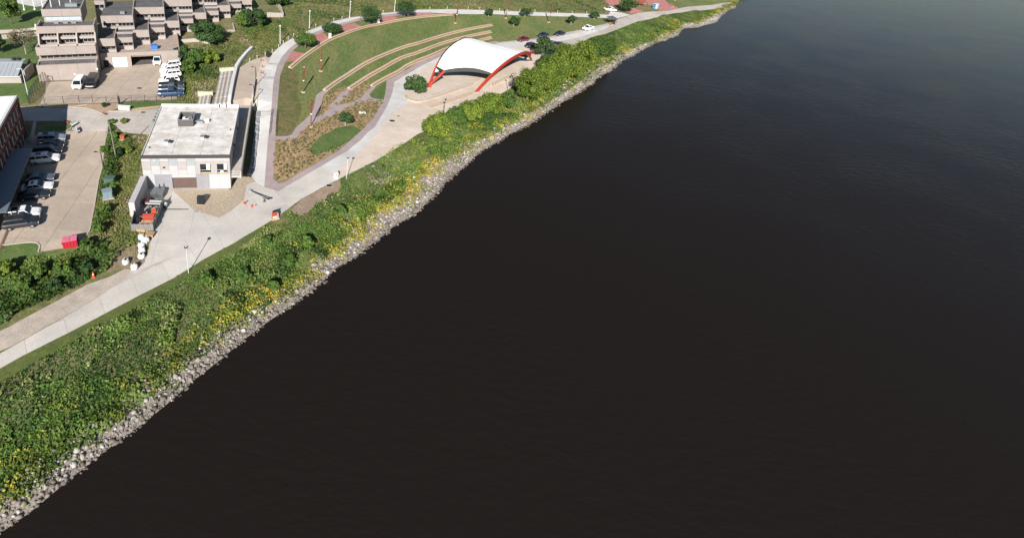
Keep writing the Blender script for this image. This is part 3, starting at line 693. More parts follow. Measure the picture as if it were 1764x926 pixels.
# ---------------------------------------------------------------- utility building by the loading court
def utility_building():
    Z = 6.6
    FL, FR, BR, BL = [GZ(x, y, Z) for x, y in ((242,269),(395,268),(412,181.5),(278,180.5))]
    th = math.atan2(FR[1]-FL[1], FR[0]-FL[0])
    t = thing("utility_building", "flat roofed building clad in grey, white and tan panels with a brown roll-up door", "building", (FL[0], FL[1], 0), th)
    c, s_ = math.cos(th), math.sin(th)
    def lo(p): dx, dy = p[0]-FL[0], p[1]-FL[1]; return (dx*c+dy*s_, -dx*s_+dy*c)
    Wd = lo(FR)[0]; br = lo(BR); bl = lo(BL)
    base = [(0,0.0), (Wd,0.0), br, bl]
    def ins(d): return [(d,d),(Wd-d,d),(br[0]-d,br[1]-d),(bl[0]+d,bl[1]-d)]
    UM = mat("side_panel_grey", (.36,.355,.36), .8, .05, 1)
    # core walls (slab-like faces; the facade panels sit 4 cm proud)
    core = [(0.05,.3),(Wd-.05,.3),(br[0]-.05,br[1]),(bl[0]+.05,bl[1])]
    MB().prism(core, -.5, Z-.45).build("wall", UM, t)
    ROOFW = mat("weathered_white_roof", (.70,.685,.665), .85, .06, .45, col2=(.52,.465,.405), scale2=1.1, var2=.12, detail=9)
    # roof membrane in sheets
    r = [(.13,.35),(Wd-.13,.35),(br[0]-.13,br[1]-.35),(bl[0]+.13,bl[1]-.35)]; n = 9
    for i in range(n):
        for (a0, a1) in ((0,.33),(.333,.663),(.666,1)):
            def lerp(sx, sy):
                f = [r[0][k]+(r[1][k]-r[0][k])*sx for k in (0,1)]; g = [r[3][k]+(r[2][k]-r[3][k])*sx for k in (0,1)]
                return (f[0]+(g[0]-f[0])*sy, f[1]+(g[1]-f[1])*sy)
            q = [lerp(a0, i/n+.001), lerp(a1, i/n+.001), lerp(a1, (i+1)/n-.001), lerp(a0, (i+1)/n-.001)]
            MB().prism(q, Z-.46, Z-.2+.004*((i*7+int(a0*10))%3)).build("roof_membrane", ROOFW, t)
    b, q = base, [(.12,.34),(Wd-.12,.34),(br[0]-.12,br[1]-.34),(bl[0]+.12,bl[1]-.34)]
    COP = mat("dark_coping", (.06,.05,.05), .5)
    for i, (nm, m, h) in enumerate((("front_coping", COP, .06), ("side_parapet", WHITED, .04), ("rear_parapet", WHITE, .3), ("side_parapet", WHITED, .04))):
        k = (i+1) % 4
        MB().prism([b[i], b[k], q[k], q[i]], Z-.5, Z-.06+h+i*.003).build(nm, m, t)
    MB().prism([(0,-.02),(Wd,-.02),(Wd,.16),(0,.16)], Z+.01, Z+.1).build("front_coping", COP, t)
    FP, FQ = FL.copy(), FR.copy(); FP[2] = FQ[2] = 0
    def fc(px, py): p = onplane(px, py, FP, FQ); return lo(p)[0], p[2]
    pw = mat("white_facade_panel", (.40,.40,.405), .7, .04, 1.2); pg = mat("grey_facade_panel", (.30,.32,.325), .6, .04, 1.2)
    pt = mat("tan_facade_panel", (.345,.32,.308), .75, .05, 1.2); pl = mat("lavender_concrete", (.25,.245,.265), .85, .06, .8)
    pwc = mat("white_cast_concrete", (.41,.405,.415), .8, .05, .8, stretch=(6,1,.4))
    def panel(x0, y0, x1, y1, m, nm="facade_panel", dp=.06, proud=.0, zt=None, zb=None):
        u0 = fc(x0, (y0+y1)/2)[0]; u1 = fc(x1, (y0+y1)/2)[0]; z1 = fc((x0+x1)/2, y0)[1] if zt is None else zt; z0 = fc((x0+x1)/2, y1)[1] if zb is None else zb
        return part(t, nm, u0+.012, u1-.012, -proud, .3, z0+.012, z1-.012, m)
    zt = Z-.51
    cx = [240.5,255.3,271,287,302.3,317.8,333.4]
    for i in range(6):
        du = [Wd*j/9.95 for j in range(11)]
        u0, u1 = du[i], du[i+1]
        rows = ((zt,5.55,pw),(5.55,3.85,pt),(3.85,2.95,pw)) if i % 2 == 0 else ((zt,4.7,pg),(4.7,2.95,pw))
        for a, b_, m in rows: part(t, "facade_panel", u0+.012, u1-.012, 0, .28, b_+.012, a-.012, m)
    u6 = Wd*6/9.95
    part(t, "facade_panel", u6+.012, (u6+Wd)/2-.01, 0, .28, 5.6, zt, pw); part(t, "facade_panel", (u6+Wd)/2+.01, Wd-.01, 0, .28, 5.6, zt, pw)
    # tan section with two deep openings
    ow = [(u6+.78, u6+2.55), (u6+3.62, u6+5.35)]
    zl, zh = 2.97, 4.95
    part(t, "facade_panel", u6+.012, Wd-.01, 0, .28, zh+.01, 5.59, pt)
    xs_ = [u6, ow[0][0], ow[0][1], ow[1][0], ow[1][1], Wd-.01]
    for a, b_ in ((xs_[0], xs_[1]), (xs_[2], xs_[3]), (xs_[4], xs_[5])): part(t, "facade_panel", a+.012, b_-.012, 0, .28, zl, zh, pt)
    for k, (a, b_) in enumerate(ow):
        o = part(t, "window", a, b_, .285, .295, zl, zh, GLASS)
        MB().box(b_-.36-.1*(1-k), .26, (zl+zh)/2+.3, .62 if k == 0 else .5, .02, 1.1).build("lit_wall_board", WHITE, o)  # white board standing in for the sunlit inner wall of the opening
        MB().box((a+b_)/2, .2, zl+.12, b_-a-.1, .12, .24).build("ledge", WOOD, o)
        MB().box((a+b_)/2, .1, zl+.75, b_-a, .05, .06).build("rail", FRAMEM, o)
        if k: MB().box((a+b_)/2-.1, .12, zl+.42, .5, .06, .3).build("notice", WHITE, o)
    # lower storey
    ud = [fc(268.3,320)[0], fc(297.6,318)[0], fc(339.2,318)[0], fc(361,315)[0]]
    part(t, "concrete_panel", .02, ud[0]-.012, 0.02, .28, -.4, 2.93, pwc)
    part(t, "concrete_panel", ud[0]+.012, ud[1]-.012, .05, .28, -.4, 2.93, pl)
    part(t, "door_lintel", ud[1]+.01, ud[2]-.01, .0, .28, 2.3, 2.93, pwc)
    part(t, "concrete_panel", ud[2]+.012, ud[3]-.012, .03, .28, -.4, 2.93, pl)
    part(t, "concrete_panel", ud[3]+.012, (ud[3]+Wd)/2-.01, -.02, .28, -.4, 2.93, pwc); part(t, "concrete_panel", (ud[3]+Wd)/2+.01, Wd-.0, -.02, .28, -.4, 2.93, pwc)
    d = part(t, "roll_up_door", ud[1]+.02, ud[2]-.02, .283, .295, .02, 2.3, mat("brown_door", (.115,.075,.065), .6, .06, 1))
    for i in range(8): MB().box((ud[1]+ud[2])/2, .275, .2+i*.27, ud[2]-ud[1]-.1, .02, .03).build("door_rib", mat("brown_door", (.1,.07,.06)), d)
    part(t, "wall_light", fc(282,286)[0]-.15, fc(282,286)[0]+.2, -.15, -.01, 4.3, 4.5, BLACKM)
    part(t, "wall_light", fc(265,271)[0]-.08, fc(265,271)[0]+.1, -.15, -.01, 5.75, 5.9, WHITE); part(t, "wall_light", fc(388,270)[0]-.08, fc(388,270)[0]+.1, -.15, -.01, 5.75, 5.9, WHITE)
    # right-hand side: panel strips and lamps
    sd = np.array([br[0]-Wd, br[1]]); sl_ = np.linalg.norm(sd); sd = sd/sl_; ang = math.atan2(sd[1], sd[0])
    for i in range(9):
        a0 = sl_*i/9
        p = np.array([Wd-.03, 0]) + sd*(a0 + sl_/18)
        MB().box(p[0], p[1], 3.0, sl_/9-.04, .1, 6.0, ang).build("side_panel", (UM, pl, pw)[(i*2) % 3], t)
    for i, z in ((3,5.0),(6,5.0),(3.6,4.0),(6.6,4.0)):
        p = np.array([Wd+.06, 0]) + sd*(sl_*i/9); MB().box(p[0], p[1], z, .3, .2, .35, ang).build("wall_light", BLACKM, t)
    # rooftop screen with plant inside
    def rp(px, py): return lo(GZ(px, py, Z-.2))
    s0, s1, s2, s3 = rp(307,218), rp(333.5,217.5), rp(337.3,204), rp(313.5,204.5)
    u0, v0 = s0; u1 = s1[0]; v1 = s2[1]
    SCR = mat("screen_grey", (.085,.078,.078), .6, .05, 2)
    zb, zt2 = Z-.19, Z+1.15
    sc = part(t, "plant_screen", u0, u1, v0, v0+.1, zb, zt2, SCR)
    part(t, "plant_screen", u0, u1, v1-.1, v1, zb, zt2, SCR); part(t, "plant_screen", u0, u0+.1, v0+.1, v1-.1, zb, zt2, SCR); part(t, "plant_screen", u1-.1, u1, v0+.1, v1-.1, zb, zt2, SCR)
    part(t, "screen_rail", u0-.04, u1+.04, v0-.04, v0+.14, zt2, zt2+.06, STEELG); part(t, "screen_rail", u0-.04, u1+.04, v1-.14, v1+.04, zt2, zt2+.06, STEELG); part(t, "screen_rail", u0-.04, u0+.14, v0+.14, v1-.14, zt2, zt2+.06, STEELG); part(t, "screen_rail", u1-.14, u1+.04, v0+.14, v1-.14, zt2, zt2+.06, STEELG)
    part(t, "roof_unit", u0+1.0, u0+1.8, v0+.8, v0+1.7, zb, zb+.9, WHITE); part(t, "roof_unit", u0+.5, u0+1.0, v0+2.0, v0+2.8, zb, zb+.7, WHITE); part(t, "roof_unit", u0+1.6, u0+2.2, v0+2.2, v0+3.0, zb, zb+.7, STEELG)
    e = rp(351, 211)
    for k in range(3): MB().box((u1+e[0])/2, v0+1.5-k*.4+.35, zb+.35+.1*k, e[0]-u1+.1, .3, .28, -.25).build("duct", STEELG, t)
    a = rp(356.5, 210); part(t, "roof_unit", a[0]-.5, a[0]+.45, a[1]-.35, a[1]+.35, zb, zb+.55, WHITE)
    for px, py in ((287,247),(349,239)):
        a = rp(px, py)
        o = MB().tube([(a[0],a[1],zb),(a[0],a[1],zb+.45)], .28, 10).build("roof_vent", WHITE, t)
        MB().tube([(a[0],a[1],zb+.45),(a[0],a[1],zb+.6)], .42, 10).build("vent_cap", STEELG, o)
        part(t, "vent_base", a[0]+.5, a[0]+.95, a[1]+.05, a[1]+.5, zb, zb+.4, STEELD)
    for px, py, z_ in ((257.5,255,.15),(397,224,.12),(378,185,.5),(390,185,.5)):
        a = rp(px, py); MB().tube([(a[0],a[1],zb),(a[0],a[1],zb+z_+.1)], .1, 6).build("vent_pipe", STEELD, t)
    # ladder and rails by the rear left corner
    for k in range(5):
        a = lo(GZ(266+k*3.0, 205-k*4.6, 6.0)); part(t, "stair_rail", a[0]-.45, a[0]-.1, a[1]-.35, a[1]+.35, 3.2, 6.2-.1*(4-k), STEELG)
    return t, th
UB, UTH = utility_building()
# raised walkway along the river side of the building
def walkway():
    z = 3.3
    inner = [GZ(398.5,303,z), GZ(400,268,z), GZ(411.5,190,z), GZ(413,181.5,z)]
    outer = [GZ(433.2,181.5,z), GZ(431,197,z), GZ(415.5,295,z), GZ(414.5,303,z)]
    t = thing("raised_walkway", "raised concrete walkway with a parapet running beside the grey panelled building", "walkway", (inner[0][0], inner[0][1], 0), 0)
    o = np.array(t.location)
    poly = [tuple((p-o)[:2]) for p in (inner + outer)]
    # deck in separate strips
    for i in range(9):
        f0, f1 = i/9+.001, (i+1)/9-.001
        A, B = inner[0]-o, inner[3]-o; C, D = outer[0]-o, outer[3]-o
        q = [A+(B-A)*f0, D+(C-D)*f0, D+(C-D)*f1, A+(B-A)*f1]
        MB().prism([tuple(p[:2]) for p in q], z-.35, z).build("deck_slab", CONCG, t)
    D, C = outer[3]-o, outer[0]-o
    n = np.array([(C-D)[1], -(C-D)[0]]); n /= np.linalg.norm(n)
    def wallseg(a, b, w, z0, z1, nm, m):
        MB().prism([tuple(a[:2]-n*w/2), tuple(a[:2]+n*w/2), tuple(b[:2]+n*w/2), tuple(b[:2]-n*w/2)], z0, z1).build(nm, m, t)
    for i in range(6): wallseg(D+(C-D)*(i/6+.002), D+(C-D)*((i+1)/6-.002), .22, z-.5, z+.95, "parapet_panel", mat("parapet_concrete", (.40,.37,.34), .85, .06, 1))
    A = inner[0]-o
    for h in (.5, .95): MB().tube([(A[0],A[1],z+h),(D[0],D[1],z+h)], .04, 6).build("guard_rail", FRAMEM, t)
    for f in (.3,.6): 
        p = A+(D-A)*f; MB().tube([(p[0],p[1],z),(p[0],p[1],z+.95)], .035, 6).build("rail_post", FRAMEM, t)
    for i in range(5):
        p = D+(C-D)*(i/5.6+.22); MB().box(p[0]-n[0]*.7, p[1]-n[1]*.7, z/2-.4, .5, .5, z-.1).build("column", CONCG, t)
    return t
walkway()
# gabion edge of the sloping path, white guard wall, stepped seating
def gabion():
    pix = [(445,193),(443,215),(440,245),(437,272),(434,292),(430,303)]
    t = thing("gabion_wall", "rough stone filled gabion wall along the edge of the sloping white path", "wall", tuple(G(440,245)), 0)
    GAB = mat("gabion_stone", (.42,.42,.43), .9, .3, 2.5, col2=(.16,.17,.19), scale2=9, var2=.3, bump=1, bscale=8)
    P_ = [G(x, y) for x, y in pix]; o = np.array(t.location)
    for a, b in zip(P_, P_[1:]):
        L = np.linalg.norm(b-a); k = max(1, int(L/2.2))
        for i in range(k):
            p = a+(b-a)*(i+.5)/k; ang = math.atan2((b-a)[1], (b-a)[0]); q = p-o
            MB().box(q[0], q[1], q[2]-.6, L/k-.06, .85, 1.9, ang).build("gabion_basket", GAB, t)
    return t
gabion()
def wall_line(name, label, cat, pix, w, h, m, piece=3.0, partname="wall_panel", h0=-.6, slope=None):
    P_ = [G(x, y) for x, y in pix]; t = thing(name, label, cat, tuple(P_[0]), 0); o = np.array(t.location)
    for a, b in zip(P_, P_[1:]):
        L = np.linalg.norm((b-a)[:2]); k = max(1, round(L/piece)); d = (b-a)/L; n = np.array([-d[1], d[0]])*w/2
        for i in range(k):
            p, q = a+(b-a)*(i/k)-o, a+(b-a)*((i+1)/k)-o; p = p+d*.012; q = q-d*.012
            poly = [(p[0]-n[0],p[1]-n[1]),(q[0]-n[0],q[1]-n[1]),(q[0]+n[0],q[1]+n[1]),(p[0]+n[0],p[1]+n[1])]
            hp, hq = float(hz(p[0]+o[0], p[1]+o[1]))-o[2]+h, float(hz(q[0]+o[0], q[1]+o[1]))-o[2]+h
            lo_ = min(hp, hq)-h+h0
            a2 = sum(poly[j][0]*poly[(j+1)%4][1]-poly[(j+1)%4][0]*poly[j][1] for j in range(4))
            MB().prism(poly, lo_, [hp, hq, hq, hp]).build(partname, m, t)
    return t
wall_line("guard_wall", "smooth white concrete guard wall bending up the slope beside the upper plaza", "wall", [(394.5,184),(398,160),(402,140),(407,119),(414,108),(424,96),(434,86)], .75, 1.0, mat("smooth_white_wall", (.60,.59,.59), .7, .05, 1))
wall_line("plaza_parapet", "low concrete parapet with shaded river side along the upper plaza", "wall", [(434,182),(435.5,168),(437.5,152),(439,140)], .35, .8, CONCG)
def bleachers(corners, label):
    """stepped seating: strips running along the slope"""
    TL, TR, BR, BL = [G(x, y) for x, y in corners]
    t = thing("stepped_seating", label, "steps", tuple(BL), 0); o = np.array(t.location)
    GS = mat("grey_step_stone", (.25,.235,.225), .9, .15, 2); LS = mat("light_step_stone", (.52,.46,.39), .88, .08, 1)
    fr = [0, .10, .25, .40, .52, .70, .84, 1.0]
    nl = len(fr)-1
    for i in range(nl):
        f0, f1 = fr[i], fr[i+1]
        q = [BL+(BR-BL)*f0, BL+(BR-BL)*f1, TL+(TR-TL)*f1, TL+(TR-TL)*f0]
        q = [p-o for p in q]
        for s in range(6):
            a, b = s/6+.003, (s+1)/6-.003
            r4 = [q[0]+(q[3]-q[0])*a, q[1]+(q[2]-q[1])*a, q[1]+(q[2]-q[1])*b, q[0]+(q[3]-q[0])*b]
            zz_ = [float(hz(p[0]+o[0], p[1]+o[1]))-o[2] for p in r4]
            MB().prism([tuple(p[:2]) for p in r4], min(zz_)-.8, max(zz_)+.1+.12*(i//2)+(.1 if i % 2 else 0)).build("step", GS if i % 2 == 0 else LS, t)
    a, b = TL-o, TR-o; ang = math.atan2(b[1]-a[1], b[0]-a[0]); m_ = (a+b)/2; d = np.linalg.norm((b-a)[:2])
    MB().box(m_[0], m_[1]+.3, m_[2]+.3, d+.4, .35, 1.7, ang).build("end_wall", mat("yellowish_wall", (.46,.43,.33), .85, .08, 1), t)
    return t
bleachers(((379,125),(401,124.5),(392,182),(367,182)), "larger set of grey and tan stone steps beside the white guard wall")
bleachers(((342,167),(365,166.5),(362,182),(339,182)), "shorter set of grey and tan stone steps behind the flat roof")
wall_line("retaining_wall", "pale low retaining wall below the big round tree beside the office building", "wall", [(313,73.5),(332,72),(345,71.5),(352,74),(362,76)], .4, .9, FACL)
wall_line("retaining_wall", "pale retaining wall with a grass top between the office corner and the wild slope", "wall", [(392,55),(404,54.5),(401,43)], .35, .6, FACL)
wall_line("retaining_wall", "pale retaining wall round a raised grass terrace at the top of the wild slope", "wall", [(460,29),(487.5,30),(484,20),(477,9)], .5, 1.4, FACL)
def court_wall():
    A, B = GZ(247,303,3.0), GZ(226,349,3.0)
    t = thing("court_wall", "tall thick concrete retaining wall on the left of the loading court", "wall", (B[0], B[1], 0), 0)
    o = np.array([B[0], B[1], 0]); d = (A-B)[:2]; L = np.linalg.norm(d); d /= L; n = np.array([-d[1], d[0]])*.45
    k = 3
    for i in range(k):
        p, q = (B-o)[:2]+d*(L*i/k+.015), (B-o)[:2]+d*(L*(i+1)/k-.015)
        MB().prism([tuple(p-n), tuple(q-n), tuple(q+n), tuple(p+n)], -.6, 3.0).build("wall_panel", mat("lavender_wall", (.45,.43,.44), .8, .08, .8, stretch=(3,3,.5)), t)
    return t
court_wall()
def board_fence():
    c = [G(227.5,398), G(263.5,399.5), G(283,352), G(233,375)]
    t = thing("board_fence", "weathered grey board fence enclosing the storage corner of the loading court", "fence", tuple(c[1]), 0)
    BF = mat("weathered_boards", (.21,.195,.185), .85, .2, 2, stretch=(5,5,.6)); o = np.array(t.location)
    for a, b in ((c[0], c[1]), (c[1], c[2]), (c[3], c[0])):
        L = np.linalg.norm((b-a)[:2]); k = int(L/.3); ang = math.atan2((b-a)[1], (b-a)[0])
        for i in range(k):
            p = a+(b-a)*(i+.5)/k-o; h = 1.55+.04*math.sin(i*2.3)
            MB().box(p[0], p[1], h/2-.1, L/k-.025, .06, h+.2, ang).build("board", BF, t)
        for i in range(0, k+1, 5):
            p = a+(b-a)*i/k-o; MB().box(p[0]+.08*math.sin(ang), p[1]-.0, .75, .12, .12, 1.7, ang).build("fence_post", STEELG, t)
    return t
board_fence()
# ---------------------------------------------------------------- band shell
def canopy():
    L, F1, F2 = G(739,152), G(819,160), G(915,106)
    e = F2-F1; n = np.array([e[1], -e[0], 0]); n /= np.linalg.norm(n)
    B2 = L + e*1.3
    RED = mat("canopy_red_steel", (.40,.045,.022), .42, .06, 1)
    MEM = mat("white_membrane", (.82,.82,.81), .55, .02, .6)
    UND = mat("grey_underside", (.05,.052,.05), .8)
    t = thing("bandshell_canopy", "white arched membrane canopy on red steel arches over the riverside stage", "canopy", tuple(F1), 0)
    o = np.array(t.location)
    def river(u): return F1+(F2-F1)*u+(1-abs(2*u-1)**2.5)*(2.0*n+np.array([0,0,6.5]))
    def land(u): return L+(B2-L)*u+(1-abs(2*u-1)**2.5)*(-4.0*n+np.array([0,0,7.9*(1-.62*min(1,max(0,(u-.50)/.45))**1.1)]))
    us = np.linspace(0, 1, 33)
    RA = [river(u)-o for u in us if u < .87] + [F2-o+np.array([-.9,-1.1,3.75]), F2-o+np.array([0,0,3.2])]
    def beam(path, w, h, nm, m, parent):
        secs = []
        for i, p in enumerate(path):
            p = np.asarray(p); tt = np.asarray(path[min(i+1,len(path)-1)])-np.asarray(path[max(i-1,0)]); tt = tt/np.linalg.norm(tt)
            a = np.cross(tt, [0,0,1.0]); a = a/max(np.linalg.norm(a),1e-6); b = np.cross(a, tt)
            secs.append([p+a*w/2+b*h/2, p-a*w/2+b*h/2, p-a*w/2-b*h/2, p+a*w/2-b*h/2])
        return MB().loft(secs).build(nm, m, parent)
    beam(RA, .5, .75, "river_arch", RED, t)
    LA = [land(u)-o for u in np.linspace(.04, .96, 33)]
    beam(LA[:5], .45, .5, "land_arch_leg", RED, t); beam(LA[4:29], .3, .3, "land_arch", STEELD, t); beam(LA[28:], .45, .5, "land_arch_leg", RED, t)
    # membrane: cells between the arches, bulging up across the span
    nu, nv = 30, 18
    u0, u1 = .105, .90
    grid = []
    fe = onplane(765, 122, L, F1)
    def surf(a, b, drop=0):
        ul = .085 + (0.90-.085)*a; ur = .165+(.90-.165)*a
        p, q = land(ul), river(ur)
        s = p+(q-p)*b
        s[2] += math.sin(math.pi*b)*(1.15*(1-a)**2-.25*math.sin(math.pi*a))
        edge = (1-a)**6; s[:2] += (-e[:2]/np.linalg.norm(e))*(-1.6*math.sin(math.pi*b)*edge)
        s[2] -= drop
        return s-o
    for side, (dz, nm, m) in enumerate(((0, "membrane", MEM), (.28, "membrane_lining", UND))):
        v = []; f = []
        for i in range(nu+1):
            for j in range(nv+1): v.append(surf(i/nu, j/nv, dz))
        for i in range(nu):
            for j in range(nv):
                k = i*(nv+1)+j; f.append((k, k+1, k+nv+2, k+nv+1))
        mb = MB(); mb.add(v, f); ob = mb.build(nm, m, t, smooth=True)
    # deep grey fascia under the front and back edges, seams of the membrane
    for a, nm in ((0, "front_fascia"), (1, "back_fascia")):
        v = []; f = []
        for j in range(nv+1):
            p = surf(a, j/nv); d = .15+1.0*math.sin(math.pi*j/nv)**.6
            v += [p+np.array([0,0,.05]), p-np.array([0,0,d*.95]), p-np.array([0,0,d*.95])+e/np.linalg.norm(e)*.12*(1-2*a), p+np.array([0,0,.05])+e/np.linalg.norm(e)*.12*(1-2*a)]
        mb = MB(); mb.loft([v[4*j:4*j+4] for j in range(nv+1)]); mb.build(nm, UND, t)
    for a in (.2,.4,.6,.8):
        MB().tube([surf(a, j/nv)+np.array([0,0,.02]) for j in range(nv+1)], .05, 4).build("membrane_seam", WHITED, t)
    # legs: left V and right braced end
    ft = L-o
    top2 = onplane(766, 122, L, F1)-o
    pier = MB().box(ft[0], ft[1], .6, .9, .9, 1.6, .3).build("pier", RED, t)
    beam([ft+np.array([.1,0,1.2]), top2], .5, .55, "leg", RED, t); beam([ft+np.array([0,0,1.2]), LA[2]], .5, .55, "leg", RED, t)
    beam([np.array(LA[3])-[0,0,.3], top2-[0,0,.3]], .25, .6, "tie_beam", UND, t)
    g = F2-o
    beam([river(.74)-o-np.array([0,0,.3]), g+np.array([0,0,.5])], .4, .5, "brace", RED, t)
    beam([g+np.array([0,0,3.4]), g+np.array([0,0,-.2])], .55, .6, "leg", RED, t)
    MB().box(0, 0, .1, 1.1, 1.1, .5, .6).build("footing", CONCG, t); MB().box(g[0], g[1], .1, 1.2, 1.2, .6, .6).build("footing", CONCG, t)
    MB().box(ft[0], ft[1], .05, 1.5, 1.5, .4, .3).build("footing", CONCG, t)
    gb = B2-o; MB().box(gb[0], gb[1], .1, 1.3, 1.3, .6, .6).build("footing", CONCG, t)
    return t
canopy()
def stage():
    """curved stage platform with its seat wall"""
    t = thing("stage_platform", "low tan stage platform with a curved retaining edge beneath the white canopy", "stage", tuple(G(720,172)), 0); o = np.array(t.location)
    front = smooth([(700,166),(704,172.5),(718,176.5),(732,174),(745,170),(777,159.5),(800,151.5),(815,145.5)], 4)
    back = [(838,132),(845,118),(800,116),(757,128),(733,150),(704,160)]
    poly = [tuple(G(x, y)[:2]-o[:2]) for x, y in front+back]
    v3 = [Vector((p[0], p[1], 0)) for p in poly]
    mb = MB(); mb.prism(poly, -.3, .35); mb.build("stage_floor", CONCT, t)
    P_ = [np.array(G(x, y)[:2])-o[:2] for x, y in front]
    secs = []
    for i, p in enumerate(P_):
        tt = P_[min(i+1,len(P_)-1)]-P_[max(i-1,0)]; tt /= np.linalg.norm(tt); nn = np.array([tt[1], -tt[0]])
        a, b = p+nn*.35, p-nn*.25
        secs.append([(a[0],a[1],-.3),(b[0],b[1],-.3),(b[0],b[1],.5),(a[0],a[1],.46)])
    MB().loft(secs).build("stage_edge", mat("orange_tan_stone", (.46,.365,.28), .85, .08, .8), t)
    for f0, f1 in ((.32,.46),(.54,.68),(.75,.9)):
        k0, k1 = int(f0*len(P_)), int(f1*len(P_))
        path = [(p[0]+.15, p[1]+.9, 1.0) for p in P_[k0:k1+1]]
        MB().tube(path, .035, 5).build("handrail", FRAMEM, t)
        for p in path[::2]: MB().tube([(p[0],p[1],.3),(p[0],p[1],1.0)], .03, 5).build("rail_post", FRAMEM, t)
    t2 = wall_line("stage_steps", "pair of long shallow tan steps in front of the stage edge", "steps", [(738,185.5),(757,179.5),(777,173.5),(796,167),(814,160.5)], 1.6, .16, TANST)
    t3 = wall_line("seat_wall", "straight orange-tan seat wall on the river side under the red arch", "seat wall", [(845,149.5),(856,144),(872,137),(889,130)], .5, .75, mat("orange_tan_stone", (.46,.365,.28)))
    for a in t3.children: pass
stage()
# ---------------------------------------------------------------- vehicles
TYRE = mat("tyre_rubber", (.015,.015,.015), .85)
RIM = mat("alloy_rim", (.45,.46,.48), .35, metal=.7)
LENS = mat("lamp_lens", (.75,.76,.75), .15)
TAIL = mat("tail_lamp", (.45,.02,.02), .25)
CHROME = mat("dark_trim", (.05,.05,.055), .4)
def paint(name, c, metal=.0): return mat("paint_"+name, c, .28, metal=metal, coat=.25)
PAINT = {'white': paint("white", (.80,.80,.80)), 'silver': paint("silver", (.42,.44,.47), .5), 'black': paint("black", (.012,.013,.016)), 'navy': paint("navy", (.018,.024,.045)), 'grey': paint("grey", (.03,.033,.038), .2), 'red': paint("red", (.16,.015,.018)), 'blue': paint("blue", (.022,.06,.14)), 'steel': paint("steel", (.14,.16,.20), .3)}
SPEC = {  # length, width, height, belt, bonnet height, cabin stations (base rear, roof rear, roof front, base front) as fractions from the rear
 'sedan': (4.75,1.84,1.46,.92,.86,(.10,.27,.52,.70)), 'suv': (4.85,1.94,1.75,1.08,1.04,(.005,.07,.60,.74)),
 'pickup': (5.7,2.0,1.85,1.15,1.12,(.38,.42,.62,.74)), 'van': (5.2,2.0,2.05,1.15,1.1,(.0,.02,.74,.90)), 'boxvan': (5.6,2.1,2.2,1.2,1.2,(.0,.005,.66,.80))}
def body_mesh(kind):
    L, Wd, H, BH, HH, cab = SPEC[kind]
    hw = Wd/2; x0 = -L/2
    secs = []
    st = [(0,.82,.5,BH*.86),(.02,.93,.38,BH*.97),(.12,1,.3,BH),(.5,1,.28,BH),(cab[3],1,.28,BH),(cab[3]+(1-cab[3])*.35,.985,.3,HH),(.95,.93,.34,HH*.9),(.99,.82,.4,HH*.78),(1,.74,.48,HH*.68)]
    for f, w, zl, zh in st:
        x = x0+f*L; a = hw*w
        secs.append([(x,-a*.9,zl),(x,-a,zl+(zh-zl)*.35),(x,-a*.985,zl+(zh-zl)*.8),(x,-a*.9,zh),(x,a*.9,zh),(x,a*.985,zl+(zh-zl)*.8),(x,a,zl+(zh-zl)*.35),(x,a*.9,zl)])
    mb = MB(); mb.loft(secs)
    rw = hw*.78; bw = hw*.93
    b0, r0, r1, b1 = [x0+c*L for c in cab]
    z = BH-.02
    def cs(x, w, zz, tw): return [(x,-w,zz),(x,w,zz)]
    A = [(b0,-bw,z),(b0,bw,z),(b1,bw,z),(b1,-bw,z),(r0,-rw,H-.03),(r0,rw,H-.03),(r1,rw,H-.05),(r1,-rw,H-.05)]
    mid = [(r0+(r1-r0)*.3,-rw*.98,H),(r0+(r1-r0)*.3,rw*.98,H),(r0+(r1-r0)*.75,rw*.98,H),(r0+(r1-r0)*.75,-rw*.98,H)]
    k = A+mid
    mb.add(k, [(0,1,5,4),(1,2,6,5),(2,3,7,6),(3,0,4,7),(4,5,9,8),(5,6,10,9),(6,7,11,10),(7,4,8,11),(8,9,10,11)])
    return mb, (b0, r0, r1, b1, bw, rw, z, H)
def on(A, B, C, D, s0, s1, t0, t1, off):
    """sub-quad of a bilinear patch pushed out along its normal"""
    A, B, C, D = [np.array(p, float) for p in (A, B, C, D)]
    def P(s, t): return (A*(1-s)+B*s)*(1-t)+(D*(1-s)+C*s)*t
    n = np.cross(B-A, D-A); n /= np.linalg.norm(n)
    q = [P(s0,t0), P(s1,t0), P(s1,t1), P(s0,t1)]
    return [p+n*off for p in q], [p-n*.03 for p in q]
def slab(parent, name, m, *a):
    o, i = on(*a)
    return MB().add(i+o, [(3,2,1,0),(4,5,6,7),(0,1,5,4),(1,2,6,5),(2,3,7,6),(3,0,4,7)]).build(name, m, parent)
PROTO = {}
WHEEL = None
def wheel_meshes():
    mb = MB(); mb.tube([(0,-.12,0),(0,.12,0)], .34, 14); ty = mb.mesh("tyre", TYRE)
    mb = MB(); mb.tube([(0,-.13,0),(0,.13,0)], .21, 10); return ty, mb.mesh("rim", RIM)
WTY, WRIM = wheel_meshes()
